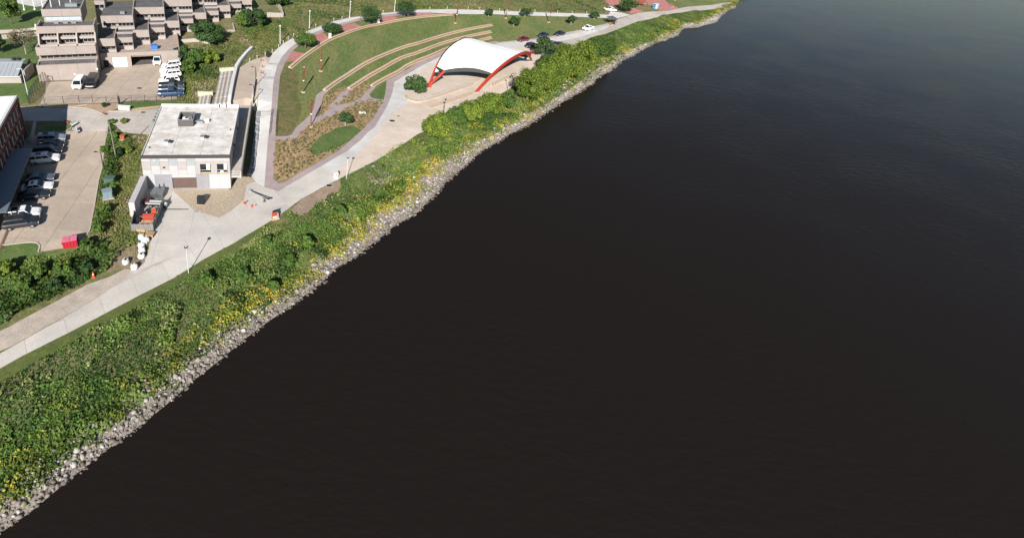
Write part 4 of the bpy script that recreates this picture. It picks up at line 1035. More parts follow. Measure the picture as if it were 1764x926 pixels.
def make_car(kind, colour, label, cat, group=None, roof=None, stripes=None, bed=None):
    key = (kind, colour, roof, stripes, bed)
    if key in PROTO:
        c = copy_tree(PROTO[key]); c["label"] = label; return c
    L, Wd, H, BH, HH, cab = SPEC[kind]
    nm = {'sedan':'parked_car','suv':'parked_car','pickup':'pickup_truck','van':'van','boxvan':'van'}[kind]
    t = thing(nm, label, cat, (0,0,0), 0, group)
    mb, (b0,r0,r1,b1,bw,rw,z,H) = body_mesh(kind)
    body = mb.build("body", PAINT[colour], t); bevel(body, .035, 2)
    body.data.polygons.foreach_set("use_smooth", [False]*len(body.data.polygons))
    bl, br, fr, fl = (b0,-bw,z),(b0,bw,z),(b1,bw,z),(b1,-bw,z)
    tl, tr, ur, ul = (r0,-rw,H-.03),(r0,rw,H-.03),(r1,rw,H-.05),(r1,-rw,H-.05)
    slab(t, "windscreen", GLASS, fr, fl, ul, ur, .06,.94,.1,.92,.012)
    slab(t, "rear_window", GLASS, bl, br, tr, tl, .08,.92,.3 if kind == 'suv' else .15,.9,.012)
    n = 2 if kind in ('sedan','pickup') else 3
    fr_ = [(.05,.47),(.5,.93)] if n == 2 else [(.04,.30),(.33,.62),(.65,.95)]
    if kind == 'van': fr_ = [(.66,.95)]
    if kind == 'boxvan': fr_ = [(.1,.38),(.41,.68),(.72,.95)]
    for a, b in fr_:
        slab(t, "side_window", GLASS, fl, bl, tl, ul, 1-b,1-a,.16,.86,.012)
        slab(t, "side_window", GLASS, br, fr, ur, tr, a,b,.16,.86,.012)
    if roof:
        MB().box((r0+r1)/2-.1, 0, H+.02, (r1-r0)*.34, rw*1.1, .03).build("sunroof", GLASS, t)
    if kind == 'suv':
        for s in (-1,1): MB().box((r0+r1)/2, s*rw*.88, H+.03, (r1-r0)*.85, .05, .05).build("roof_rail", CHROME, t)
    for s in (-1,1):
        MB().box(L/2-.13, s*Wd*.33, HH*.72, .16, .36, .16).build("headlight", LENS, t)
        MB().box(-L/2+.07, s*Wd*.36, BH*.8, .1, .28, .2).build("tail_light", TAIL, t)
        MB().box(b1-.12, s*(bw+.1), z+.08, .14, .2, .14).build("mirror", PAINT[colour], t)
        for fx in (.19,.80):
            w = link("wheel", WTY, None, t); w.location = (-L/2+fx*L, s*(Wd/2-.12), .34)
            link("rim", WRIM, None, w)
    MB().box(L/2-.03, 0, HH*.52, .08, Wd*.5, .2).build("grille", CHROME, t)
    MB().box(-L/2+.02, 0, BH*.6, .05, .5, .13).build("number_plate", WHITED, t)
    if kind == 'pickup':
        MB().box(-L/2+.05+cab[0]*L/2-.02, 0, BH+.005, cab[0]*L-.22, Wd*.76, .04).build("bed", PAINT[bed] if bed else CHROME, t)
    if stripes:
        for s in (-1,1): MB().box(-.2, s*(Wd/2+.004), .82, L*.5, .012, .14).build("side_stripe", PAINT[stripes], t)
        MB().box((r0+r1)/2, 0, H+.07, .28, rw*1.5, .12).build("light_bar", PAINT[stripes], t)
    PROTO[key] = t
    return t
def park(o, px, py, ang):
    p = G(px, py, .03); x, y = p[0], p[1]
    c, s = math.cos(ang), math.sin(ang)
    zf, zb = float(hz(x+c*1.5, y+s*1.5)), float(hz(x-c*1.5, y-s*1.5)); zl, zr = float(hz(x-s*.8, y+c*.8)), float(hz(x+s*.8, y-c*.8))
    o.location = (x, y, (zf+zb)/2+.035)
    o.rotation_euler = (math.atan2(zl-zr, 1.6), math.atan2(zb-zf, 3.0), ang)
    return o
def wang(p, q): a, b = G(*p), G(*q); return math.atan2(b[1]-a[1], b[0]-a[0])
LA_ = wang((176,290),(155,395)) - math.pi/2       # nose towards the brick building
CARS = [('suv','silver',90,243,"silver car at the far end of the row beside the brick building",1),
 ('sedan','black',88,253.5,"black car next to the silver one at the far end of the row",None),
 ('suv','black',84,265,"black tall car between a black car and a white one beneath the brick wall",None),
 ('suv','white',79,278.5,"white car fourth in the row, beside two black cars",1),
 ('sedan','steel',68,312,"grey-blue car at the end of the middle trio beside the canopy",None),
 ('sedan','white',66,326.5,"white saloon in the middle of the trio beside the canopy",1),
 ('sedan','grey',60,341,"dark grey saloon nearest the gap in the row",None),
 ('suv','white',41.5,374,"big white car by the near end of the canopy",1),
 ('suv','grey',39,388.5,"dark car nearest to the grass corner of the car park",None)]
for k, c, x, y, lab, rf in CARS:
    park(make_car(k, c, lab, "car", "cars in the lower car park", rf), x, y, LA_+math.pi+.05)
UA = wang((205,177),(300,174))
for i, (x, y, lab) in enumerate(((296,116.5,"white patrol car farthest from the fence"),(293.5,124.5,"second white patrol car from the garage, with dark glass"),(295.5,132,"third white patrol car, just behind the nearest white one"),(292,142.5,"white patrol car beside the dark-bedded trucks, closest white one"))):
    park(make_car('suv','white',lab,"patrol car","patrol cars in the fenced car park",None,None), x, y, UA+math.pi+.12)
for x, y, c, b, lab in ((296,150.5,'grey','black',"dark grey pickup truck with a black bed cover beside the white patrol cars"),(296,157.5,'steel','navy',"steel blue pickup truck in the middle of three with dark bed covers"),(295,165,'blue','navy',"blue pickup truck with a dark bed cover next to the chain-link fence")):
    park(make_car('pickup',c,lab,"truck","pickup trucks in the fenced car park",None,None,b), x, y, UA+.05)
park(make_car('van','white',"white van parked facing out below the office wall","van"), 137, 149, UA-math.pi/2)
park(make_car('boxvan','black',"black van with dark windows beside the white van","van"), 159.5, 147, UA-math.pi/2)
park(make_car('van','white',"white van nosing out of the dark garage opening","van"), 272.5, 107, UA-math.pi/2)
RA_ = wang((888,72),(990,56))
park(make_car('sedan','red',"dark red car on the road behind the white canopy","car","cars along the riverside road"), 901, 70.5, RA_+math.pi)
park(make_car('sedan','navy',"navy car half hidden behind the dark round tree by the road","car","cars along the riverside road"), 935, 63, RA_+math.pi)
park(make_car('sedan','navy',"navy car in front of the white pickup on the riverside road","car","cars along the riverside road"), 963, 60.5, RA_+math.pi)
park(make_car('pickup','white',"white pickup truck driving on the riverside road","truck",None,None,None,'white'), 1012, 51.5, wang((997,54),(1028,47))+math.pi)
park(make_car('suv','grey',"grey car in the shade at the left of the dark round tree","car","cars along the riverside road"), 916, 82, RA_)
park(make_car('sedan','navy',"navy car peeping out above the bright riverside trees","car","cars along the riverside road"), 962, 79, RA_+1.2)
park(make_car('pickup','white',"small white and blue utility truck near the playground","truck",None,None,None,'blue'), 1050, 19, .3)
# ---------------------------------------------------------------- lamps, poles, posts
def pole_obj(name, label, cat, pix, h, r, m, group=None):
    p = G(*pix); return thing(name, label, cat, tuple(p), 0, group)
WP = mat("pale_pole_paint", (.62,.64,.64), .45, metal=.1)
def white_lamp(pix, label, h=5.25):
    t = pole_obj("street_lamp", label, "street lamp", pix, h, .1, WP, "white lamps along the upper path")
    MB().tube([(0,0,-.2),(0,0,h)], [.13,.09], 8).build("pole", WP, t)
    MB().box(0, 0, h+.12, .42, .42, .24).build("lamp_head", WP, t)
    MB().tube([(0,0,-.2),(0,0,.25)], .26, 8).build("base", CONCG, t)
for p, l in (((482.5,76.5),"white lamp standing alone on the wild slope left of the path"),((533,48.4),"white lamp by the path where the slope grows tall grass"),((602.2,30.2),"white lamp behind the path between two rim trees"),((679.3,19.7),"white lamp behind the densest rim tree")): white_lamp(p, l)
def path_lamp(pix, label, h, dark=False, group="slim lamps along the promenade"):
    m = STEELD if dark else WP
    t = pole_obj("street_lamp", label, "street lamp", pix, h, .06, m, group)
    MB().tube([(0,0,-.3),(0,0,h)], [.065,.045], 8).build("pole", m, t)
    MB().tube([(0,0,h),(0,0,h+.12)], .26, 10).build("lamp_head", STEELD, t)
    MB().tube([(0,0,h+.121),(0,0,h+.2)], .13, 8).build("cap", m, t)
B_ = G(324.9,469.9)
path_lamp((324.9,469.9), "slim pale lamp standing in the grass edge nearest the photo's bottom", topz(320.4,428.4,B_)-B_[2]+.25)
path_lamp((597,308), "slim pale lamp beside the white litter bin on the promenade edge", 4.5)
path_lamp((764,194), "slim dark lamp between bank trees near the light willow", 3.4, True)
path_lamp((874,154), "slim dark lamp beside the orange-tan seat wall", 3.6, True)
def arm_lamp(pix, label, h, arm, m, group=None):
    t = pole_obj("street_lamp", label, "street lamp", pix, h, .06, m, group)
    MB().tube([(0,0,-.3),(0,0,h),], [.1,.07], 8).build("pole", m, t)
    MB().tube([(0,0,h-.05),(arm[0],arm[1],h)], .05, 6).build("arm", m, t)
    MB().box(arm[0], arm[1], h, .5, .22, .12, math.atan2(arm[1],arm[0])).build("lamp_head", m, t)
B_ = G(438,178)
arm_lamp((438,178), "dark lamp with a side arm on the upper plaza nearest the flat roof", topz(429.5,146.3,B_)-B_[2], (-.75,0), STEELD, "dark lamps on the upper plaza")
arm_lamp((441,147), "dark lamp with a side arm at the far side of the upper plaza", topz(436.6,115.7,G(441,147))-G(441,147)[2], (-.75,0), STEELD, "dark lamps on the upper plaza")
arm_lamp((178.5,291), "dark lamp on the right edge of the lower car park", 3.4, (-.9,0), STEELD)
B_ = G(48.3,163.7)
arm_lamp((48.3,163.7), "tall white leaning lamp by the corner of the fenced car park", topz(34.5,119,B_)-B_[2], (-.7,-.2), WP)
def utility_pole():
    p = G(200.6,275); h = topz(187.6,208.5,p)-p[2]
    t = thing("utility_pole", "tall grey wooden utility pole rising from the shrubs beside the car park", "pole", tuple(p), 0)
    m = mat("grey_pole_wood", (.19,.175,.16), .8, .1, 2)
    MB().tube([(0,0,-.3),(-.25,0,h)], [.12,.08], 8).build("pole", m, t)
    MB().box(-.25,0,h-.2,.12,.6,.1).build("crossarm", m, t)
    MB().tube([(-.25,0,h),(-.25,0,h+.15)], .1, 6).build("cap", STEELD, t)
utility_pole()
def red_pole(pix, label, lean=0.0, h=6.3):
    p = G(*pix); t = thing("sculpture_pole", label, "light pole", tuple(p), random.random()*3, "rust red lattice poles on the lawn")
    def X(z): return (lean*z/h, 0, z)
    MB().tube([(0,0,-.2),(0,0,.12)], .55, 12).build("base", TANST, t)
    MB().tube([X(.1), X(2.9)], [.12,.12], 6).build("post", RUST, t)
    MB().tube([X(2.9), X(3.1)], .2, 8).build("light_ring", WHITE, t)
    mb = MB()
    for k in range(4):
        a = k*math.pi/2; c, s = math.cos(a)*.16, math.sin(a)*.16
        mb.tube([(X(3.1)[0]+c*.5,s*.5,3.1),(X(3.6)[0]+c,s,3.6),(X(h)[0]+c*.9,s*.9,h)], .055, 5)
    for i in range(8):
        z = 3.5+i*.33; mb.box(X(z)[0],0,z,.36,.36,.1, i*.4)
    mb.build("lattice", RUST, t)
    MB().tube([X(h-.05), X(h+.18)], .1, 6).build("cap", WHITE if pix[0] < 530 else RUST, t)
for pix, l, ln in (((552.3,122.8),"rust red lattice pole on the lawn below the rim wall's lower end",.1),((522.1,159),"rust red lattice pole nearest the white sloping path",.1),((535.6,218),"rust red lattice pole at the lower edge of the garden path",.1),((784.2,40),"rust red lattice pole behind the upper seat wall",.2),((871.3,31.6),"rust red lattice pole between two small lawn trees",.5),((945,38.6),"leaning rust red lattice pole on the right of the lawn",.6),((1158,12),"rust red lattice pole on the far lawn by the road",.7)):
    red_pole(pix, l, ln)
# posts along the hillside edge of the upper path
BOL = [(430.5,106),(443,101),(457,96),(469,90.5),(480,82),(488,75.5),(496.5,68.5),(506,63),(544,46.5),(575,36),(589,33),(635,26),(660,22.5),(700,18.8),(740,16.2),(770,15.6),(806,16),(826,16.8),(860,18.5),(895,20),(921,20.8),(960,22),(985,23.2),(1010,24)]
bp = None
for x, y in BOL:
    if bp is None:
        bp = thing("edge_post", "short pale square post along the hillside edge of the upper path", "post", (0,0,0), 0, "posts along the upper path")
        MB().box(0,0,.4,.2,.2,.9).build("post", FACL, bp); MB().box(0,0,.87,.26,.26,.06).build("cap", WHITED, bp); o = bp
    else: o = copy_tree(bp)
    o.location = tuple(G(x, y))
# chain-link fence between the back road and the fenced car park
def chain_fence(pix, label, h=1.7, step=3.0):
    t = thing("chain_link_fence", label, "fence", tuple(G(*pix[0])), 0); o = np.array(t.location)
    P_ = [G(*p) for p in pix]; posts = []
    for a, b in zip(P_, P_[1:]):
        L = np.linalg.norm((b-a)[:2]); k = max(1, round(L/step)); posts += [a+(b-a)*i/k for i in range(k)]
    posts.append(P_[-1])
    for i, p in enumerate(posts):
        p[2] = float(hz(p[0], p[1])); q = p-o
        MB().tube([(q[0],q[1],q[2]-.1),(q[0],q[1],q[2]+h)], .05, 6).build("fence_post", STEELD, t)
    wires = MB()
    for a, b in zip(posts, posts[1:]):
        a, b = a-o, b-o
        MB().tube([a+[0,0,h-.06], b+[0,0,h-.06]], .03, 5).build("top_rail", STEELD, t)
        k = 9
        for i in range(k):
            p, q = a+(b-a)*i/k, a+(b-a)*(i+1)/k
            wires.tube([p+[0,0,.05], q+[0,0,h-.1]], .006, 3, False); wires.tube([q+[0,0,.05], p+[0,0,h-.1]], .006, 3, False)
    tag(wires.build("wire_mesh", STEELD, t), kind="stuff")
    return t
chain_fence([(52,181),(78,180.5),(110,178.5),(137,177),(160,177.5),(184,178),(204,177.5)], "dark chain-link fence along the near side of the car park, left of the gate post")
chain_fence([(207,178),(227,176.5),(250,176),(270,175.5),(296,174.5),(306,173)], "dark chain-link fence on the grass strip right of the tall gate post")
chain_fence([(50,181),(58,166),(68,150),(77,141)], "dark chain-link fence at the left end of the fenced car park", 2.4, 1.6)
def gate_post():
    t = thing("gate_post", "tall dark tapered gate post in the fence of the upper car park", "post", tuple(G(206,181)), 0)
    MB().tube([(0,0,-.2),(0,0,2.6)], [.28,.03], 8).build("post", STEELD, t); MB().tube([(0,0,-.2),(0,0,.2)], .4, 8).build("base", CONCG, t)
gate_post()
# railings along the mauve strip
def rail(pix, label, h=.95):
    t = thing("handrail", label, "railing", tuple(G(*pix[0])), 0); o = np.array(t.location); P_ = [G(*p)-o for p in pix]
    for hh in (.5, h): MB().tube([p+[0,0,hh] for p in P_], .035, 5).build("rail", STEELD, t)
    for a, b in zip(P_, P_[1:]):
        for f in (0,.5): p = a+(b-a)*f; MB().tube([p, p+[0,0,h]], .03, 5).build("rail_post", STEELD, t)
    MB().tube([P_[-1], P_[-1]+[0,0,h]], .03, 5).build("rail_post", STEELD, t)
rail([(468.5,192),(467,205),(465.5,219),(464,233)], "dark handrail between the white path and the mauve strip")
rail([(477.5,194),(476.5,207),(475.5,221),(475,234)], "dark handrail on the lawn side of the mauve strip")
# ---------------------------------------------------------------- small things
def put(name, label, cat, pix, rz=0, group=None, up=0.0):
    p = G(*pix); return thing(name, label, cat, (p[0], p[1], p[2]+.035+up), rz, group)
def bx(t, name, m, *a, parent=None): return MB().box(*a).build(name, m, parent or t)
def kiosk_sign():
    t = put("information_sign", "orange-red panel sign standing where the promenade meets the shrubs", "sign", (473,377), .5)
    bx(t, "panel", mat("orange_red_panel", (.36,.075,.035), .5, .1, 2), 0,0,.7,.9,.12,1.2); bx(t, "back_panel", BLACKM, .15,.35,.85,.8,.06,1.2,.2)
    bx(t, "base", TANST, .1,.1,.03,1.3,.9,.14); bx(t, "plaque", WHITED, .0,-.065,.38,.7,.02,.35); bx(t, "post", WHITED, .58,0,.5,.1,.14,1.0)
kiosk_sign()
def bin_(pix, label, h=1.0):
    t = put("litter_bin", label, "litter bin", pix, .3, "white litter bins")
    bx(t, "body", WHITE, 0,0,h*.45,.7,.7,h*.9); bx(t, "lid", WHITED, 0,0,h*.97,.78,.78,h*.12); bx(t, "opening", BLACKM, 0,-.355,h*.72,.4,.02,.16)
bin_((578.5,306), "white litter bin on the promenade edge beside a slim lamp", 1.15)
bin_((568,65.5), "white litter bin in the grass below the second rim tree", 1.35); bin_((651.5,40), "white litter bin at the foot of the third rim tree", 1.35)
CONE = mat("cone_orange", (.62,.09,.02), .5)
def cone(pix, label, h=.75, fallen=False):
    t = put("traffic_cone", label, "traffic cone", pix, 0.4)
    c = MB().tube([(0,0,.03),(0,0,h)], [.2,.04], 10).build("cone", CONE, t); MB().tube([(0,0,h*.5),(0,0,h*.72)], [.125,.085], 10).build("band", WHITE, t); bx(t, "base", CONE, 0,0,.02,.46,.46,.05)
    if fallen: t.rotation_euler = (0, R_(82), R_(fallen)); t.location.z += .22
cone((161.5,477), "orange traffic cone with a white band by the gravel track", .95)
cone((420.5,352), "orange-red cone lying near the pebble bed", .8, 60); cone((433,357.5), "orange-red cone lying further into the promenade", .85, 30)
def barrier_arm():
    t = put("boom_barrier", "dark slanting boom on a short stand over the promenade", "barrier", (455.5,347.5), 0)
    a, b = G(432,329), G(462,350); o = np.array(t.location)
    a = a-o+[0,0,.12]; b = b-o+[0,0,.95]
    MB().tube([a, b], .075, 6).build("arm", STEELD, t); MB().tube([(0,0,0), b*.75+a*.25], .07, 6).build("stand", STEELD, t); bx(t, "counterweight", STEELD, b[0], b[1], b[2], .5,.25,.2); bx(t, "foot_plate", STEELG, 0,0,.02,.5,.5,.05)
    bx(t, "pivot_box", STEELG, a[0], a[1], .12, .5,.35,.22)
barrier_arm()
def barricade(pix, label, rz):
    CONE = mat("faded_orange", (.36,.085,.04), .6)
    t = put("road_barricade", label, "barricade", pix, rz, "orange barricades")
    for z in (.45,.85): bx(t, "board", CONE, 0,0,z,1.4,.05,.2)
    for s in (-1,1): MB().tube([(s*.55,-.3,0),(s*.55,0,1.0)], .03, 5).build("leg", WHITED, t); MB().tube([(s*.55,.3,0),(s*.55,0,1.0)], .03, 5).build("leg", WHITED, t)
    t.scale = (.75,.75,.7)
barricade((450,106), "orange barricade at the far corner of the upper plaza", .2); barricade((452,117), "orange barricade lying closer to the white path", 1.2); barricade((450,127), "orange barricade on the tan strip beside the upper plaza", .6)
def dark_bin():
    t = put("litter_bin", "round black litter bin at the hillside edge of the white path", "litter bin", (462,98))
    MB().tube([(0,0,0),(0,0,1.2)], .5, 12).build("body", BLACKM, t); MB().tube([(0,0,1.2),(0,0,1.32)], .54, 12).build("lid", STEELD, t)
dark_bin()
def skip():
    t = put("dumpster", "open-lidded pink-red dumpster in the corner of the lower car park", "dumpster", (122.5,423), LA_-math.pi+.1)
    RD = mat("dumpster_red", (.40,.018,.035), .5, .06, 2); PK = mat("faded_pink_lid", (.60,.17,.24), .6, .08, 2)
    bx(t, "body", RD, 0,0,.62,1.9,1.2,1.2)
    for i in range(2): bx(t, "lid", PK, -.48+i*.96,.03,1.27,.92,1.28,.07)
    for i in range(5): bx(t, "rib", RD, -.8+i*.4,-.62,.6,.08,.06,1.0)
    for s in (-1,1): bx(t, "lifting_pocket", STEELD, s*1.0,0,.8,.12,.9,.16)
skip()
def ucab(pix, label, m, sx, sy, h, rz=0.1):
    t = put("utility_cabinet", label, "utility box", pix, rz)
    bx(t, "body", m, 0,0,h/2,sx,sy,h); bx(t, "lid", m, 0,0,h+.05,sx+.16,sy+.16,.1)
    for s in (-1,1): bx(t, "door", m, s*sx*.24,-sy/2-.02,h*.5,sx*.44,.03,h*.8)
    bx(t, "plinth", CONCG, 0,0,.02,sx+.4,sy+.4,.12)
ucab((190,316), "dark green utility cabinet among shrubs right of the car park", mat("cabinet_green", (.07,.12,.09), .5), 1.6, 1.1, 1.15)
ucab((186,340), "blue-grey utility cabinet next to the dark green one", mat("cabinet_grey", (.20,.26,.30), .5), 1.4, 1.2, 1.3, .5)
ucab((212,240), "small rust-orange box half hidden in shrubs by the road", mat("box_orange", (.36,.10,.035), .6, .1, 2), .75, .75, .8)
def tank():
    t = put("planter_box", "long white box beside the gate post at the road edge", "box", (215,189), .05)
    bx(t, "body", WHITED, 0,0,.4,2.3,.8,.7); bx(t, "lid", WHITE, 0,0,.78,2.36,.86,.07); bx(t, "handle", STEELD, 0,-.42,.5,.4,.05,.06)
tank()
def bench(pix, label, rz):
    t = put("bench", label, "bench", pix, rz, "pale benches at the turf island")
    bx(t, "seat", WHITED, 0,0,.45,1.5,.45,.08); bx(t, "backrest", WHITED, 0,.24,.75,1.5,.06,.45)
    for s in (-1,1): bx(t, "leg", STEELD, s*.6,0,.2,.08,.4,.42)
bench((129,217), "pale bench on the rounded tip of the turf island", 1.3); bench((135,227), "pale bench standing on the concrete just beyond the turf island", 2.2)
for pix, l in (((181,196),"red-brown tactile plate set in the road beside the soil verge"),((117,209.5),"red-brown tactile plate by the turf island")):
    t = put("tactile_plate", l, "tactile plate", pix, -.5, "tactile plates"); bx(t, "plate", mat("tactile_red", (.24,.07,.045), .8), 0,0,.03,1.5,.7,.05); 
    for i in range(5): bx(t, "dome_strip", mat("tactile_red", (.24,.07,.045)), -.6+i*.3,0,.065,.1,.6,.03)
# loading court contents
PALW = mat("pallet_wood", (.46,.30,.15), .85, .15, 4)
def pallet(t, z=0, lx=1.2, ly=1.0):
    for i in range(5): bx(t, "slat", PALW, -lx/2+.1+i*(lx-.2)/4, 0, z+.13, lx/6.5, ly, .03)
    for s in (-1,0,1): bx(t, "runner", PALW, 0, s*(ly/2-.06), z+.05, lx, .1, .1)
def pallet_boxes():
    t = put("pallet", "wooden pallet lying on the edge of the pebble bed", "pallet", (346.5,351), 0); pallet(t)
    for i in range(3):
        b = put("crate", ("lowest black crate on the pallet at the pebble bed","black crate in the middle of the stack on the pallet","topmost black crate on the pallet at the pebble bed")[i], "crate", (346.5,351), .05*i, "black crates on the pallet", .16+i*.43)
        bx(b, "body", mat("crate_black", (.012,.016,.028), .4), 0,0,.2,1.1,.9,.4); bx(b, "lid", mat("crate_black", (.02,.02,.03)), 0,0,.405,1.14,.94,.04)
pallet_boxes()
for pix, l, rz in (((244.5,396.5),"raw wooden pallet leaning at the front of the board fence",.05),((258.5,406),"flat raw wooden pallet beside the white bags",-.05)):
    t = put("pallet", l, "pallet", pix, rz, "pallets by the board fence")
    for z in (0,.16,.32): pallet(t, z, 1.3, 1.0)
    t.location.z += .0
BAG = mat("white_bulk_bag", (.70,.70,.69), .8, .08, 3, bump=.4, bscale=5)
def bag(pix, label, dark=False):
    t = put("bulk_bag", label, "bulk bag", pix, random.random()*3, "bulk bags beside the promenade", -.05)
    secs = []
    for z, r0 in ((0,.46),(.2,.56),(.5,.57),(.75,.48),(.88,.3)):
        secs.append([(r0*math.cos(k*math.pi/6)*(1+.1*random.uniform(-1,1)), r0*math.sin(k*math.pi/6)*(1+.1*random.uniform(-1,1)), z) for k in range(12)])
    MB().loft(secs).build("sack", BAG, t, smooth=True)
    for k in range(4):
        a = k*math.pi/2+.7; MB().tube([(.3*math.cos(a),.3*math.sin(a),.75),(.42*math.cos(a),.42*math.sin(a),1.02),(.5*math.cos(a+.5),.5*math.sin(a+.5),.72)], .03, 4).build("loop", BAG, t)
    MB().tube([(0,0,.84),(0,0,.92)], [.26,.2], 10).build("filling", BLACKM if dark else BAG, t); t.scale = (.88,.88,.85)
for pix, l, dk in (((244,411),"white bulk bag nearest the pallets",0),((252,416),"biggest white bulk bag in the pile",0),((249,419),"white bulk bag slumped against the biggest one",0),((244,425.5),"white bulk bag in the middle of the line",0),((245,434),"white bulk bag below the middle one",0),((244,443.5),"white bulk bag with a dark opening at the low end of the line",1),((217,453.5),"white bulk bag with dark filling lying on the soil apart from the line",1),((232,462.5),"white bulk bag nearest the promenade at the gravel track",0)): bag(pix, l, dk)
def barrier_stack(pix, label, rz, n=5, lay=True):
    t = put("barrier_stack", label, "barriers", pix, rz)
    for i in range(n):
        f = bx(t, "barrier_frame", STEELG, i*.17-.35,0,.55,.05,2.2,1.0)
        MB().box(i*.17-.35,0,1.08,.09,2.25,.06).build("top_rail", STEELG, f)
barrier_stack((268,337), "galvanised crowd barriers stacked upright against the wall", .0, 6); barrier_stack((278,338), "second upright stack of galvanised crowd barriers nearer the door", .1, 5)
def storage():
    t = put("utility_trailer", "pale flat trailer between the barriers and the red machines", "trailer", (267,355), .05)
    bx(t, "deck", WHITED, 0,0,.75,2.9,1.0,.12); bx(t, "side_rail", STEELG, 0,-.5,.95,2.9,.05,.25); bx(t, "headboard", STEELG, 1.4,0,1.0,.06,1.0,.5)
    for s in (-1,1):
        w = link("wheel", WTY, None, t); w.location = (s*.5,-.55,.34); link("rim", WRIM, None, w)
    t = put("ride_on_mower", "white and orange mower parked inside the board fence", "mower", (260,371), .4)
    bx(t, "deck", WHITE, 0,0,.4,1.6,.9,.3); bx(t, "engine_cover", CONE, .5,0,.75,.7,.7,.4); bx(t, "seat", BLACKM, -.25,0,.8,.5,.5,.4); MB().tube([(.1,0,.5),(-.05,0,1.2)], .04, 6).build("steering_column", STEELD, t)
    for x in (-.55,.6):
        for s in (-1,1): w = link("wheel", WTY, None, t); w.location = (x, s*.5, .3); w.scale = (.8,.8,.8)
    t = put("tool_cart", "red steel tool cart between the mower and the yellow crate", "cart", (256,381), .1)
    bx(t, "body", REDP, 0,0,.65,1.9,.9,.8); bx(t, "tray", mat("tray_red", (.55,.09,.06), .5), 0,0,1.08,1.96,.96,.06); bx(t, "handle", STEELG, -1.1,0,1.1,.08,.8,.08)
    for x in (-.7,.7):
        for s in (-1,1): w = link("wheel", WTY, None, t); w.location = (x, s*.4, .17); w.scale = (.5,.6,.5)
    t = put("crate", "yellow-tan wooden crate with orange straps inside the board fence", "crate", (255,391), .1)
    bx(t, "body", WOOD, 0,0,.5,1.8,.95,.9); bx(t, "lid", mat("crate_lid", (.44,.32,.2), .8), 0,0,.98,1.86,1.0,.06)
    for x in (-.6,.6): bx(t, "strap", CONE, x,0,.55,.1,1.02,.95)
    t = put("low_cart", "low red cart against the front boards of the fence", "cart", (248,396), .02); bx(t, "body", REDP, 0,.2,.7,1.8,.5,.25); bx(t, "tray", WHITED, 0,.6,.8,1.6,.25,.1)
    for s in (-1,1): w = link("wheel", WTY, None, t); w.location = (s*.7,.2,.3); w.scale = (.7,.7,.7)
    t = put("spreader", "small dark red spreader in the shade of the court wall", "machine", (252,353), .2); bx(t, "hopper", mat("dark_red", (.14,.02,.02), .5), 0,0,.75,.9,.9,.6); bx(t, "frame", STEELD, 0,0,.35,.8,.7,.2); bx(t, "handle", STEELD, -.6,0,.95,.06,.8,.06)
    for i, (pix, l) in enumerate((((240,386),"black wheeled bin in the corner of the board fence"),((243,379),"black wheeled bin next to the corner one"),((246,372),"black wheeled bin third from the fence corner"))):
        t = put("wheeled_bin", l, "bin", pix, .3, "black wheeled bins in the storage corner"); bx(t, "body", BLACKM, 0,0,.5,.6,.65,1.0); bx(t, "lid", STEELD, 0,0,1.03,.66,.72,.07)
    t = put("bollard", "thin black post in front of the panelled facade", "post", (276.5,332.5)); MB().tube([(0,0,-.1),(0,0,1.7)], .09, 8).build("post", BLACKM, t); MB().tube([(0,0,1.7),(0,0,1.76)], .1, 8).build("cap", STEELD, t)
    t = put("mixer", "small grey concrete mixer beside the board fence", "machine", (284.5,357), .6); MB().tube([(0,0,.4),(.3,0,.9)], [.4,.25], 10).build("drum", STEELG, t); bx(t, "frame", STEELD, 0,0,.2,.7,.5,.4)
storage()
def drain(a, b, label):
    A, B = G(*a), G(*b); L = np.linalg.norm(B-A); t = thing("trench_drain", label, "drain", tuple(A+[0,0,.036]), math.atan2((B-A)[1], (B-A)[0]))
    k = max(1, int(L/1.0))
    for i in range(k): bx(t, "grate", STEELD, (i+.5)*L/k,0,.0,L/k-.03,.22,.03)
drain((284,360.5),(328,360.5), "long dark trench drain across the loading court")
for pix, l, sx in (((246.5,194),"dark manhole cover in the back road",.8),((240,152.5),"dark drain grate in the fenced car park",1.0),((675.5,208.5),"dark square grate in the plaza paving",1.1),((686.5,200.5),"small dark cover up from the square grate",.5),((567,320),"small dark grate near the river edge of the promenade",.9)):
    t = put("drain_cover", l, "drain cover", pix, .1); bx(t, "cover", STEELD, 0,0,.02,sx,sx*.8,.03); bx(t, "rim", CONCG, 0,0,.01,sx+.2,sx*.8+.2,.03)
t = put("hatch_cover", "white square hatch cover lying in the planting bed", "hatch", (624,194.5), .1); bx(t, "cover", WHITE, 0,0,.1,1.5,.9,.14); bx(t, "frame", TANST, 0,0,.04,1.7,1.1,.12)
t = put("skip_container", "bright blue container on the roof terrace above the garage", "container", (266,85), R_(19.6)); 
p = GZ(266,84,6.5); t.location = tuple(p); BLU = mat("container_blue", (.04,.17,.50), .5, .08, 2)
bx(t, "body", BLU, 0,0,.5,1.6,1.3,1.0); 
for i in range(3): bx(t, "tarp_fold", BLU, -.5+i*.5,0,1.04,.42,1.36,.08)
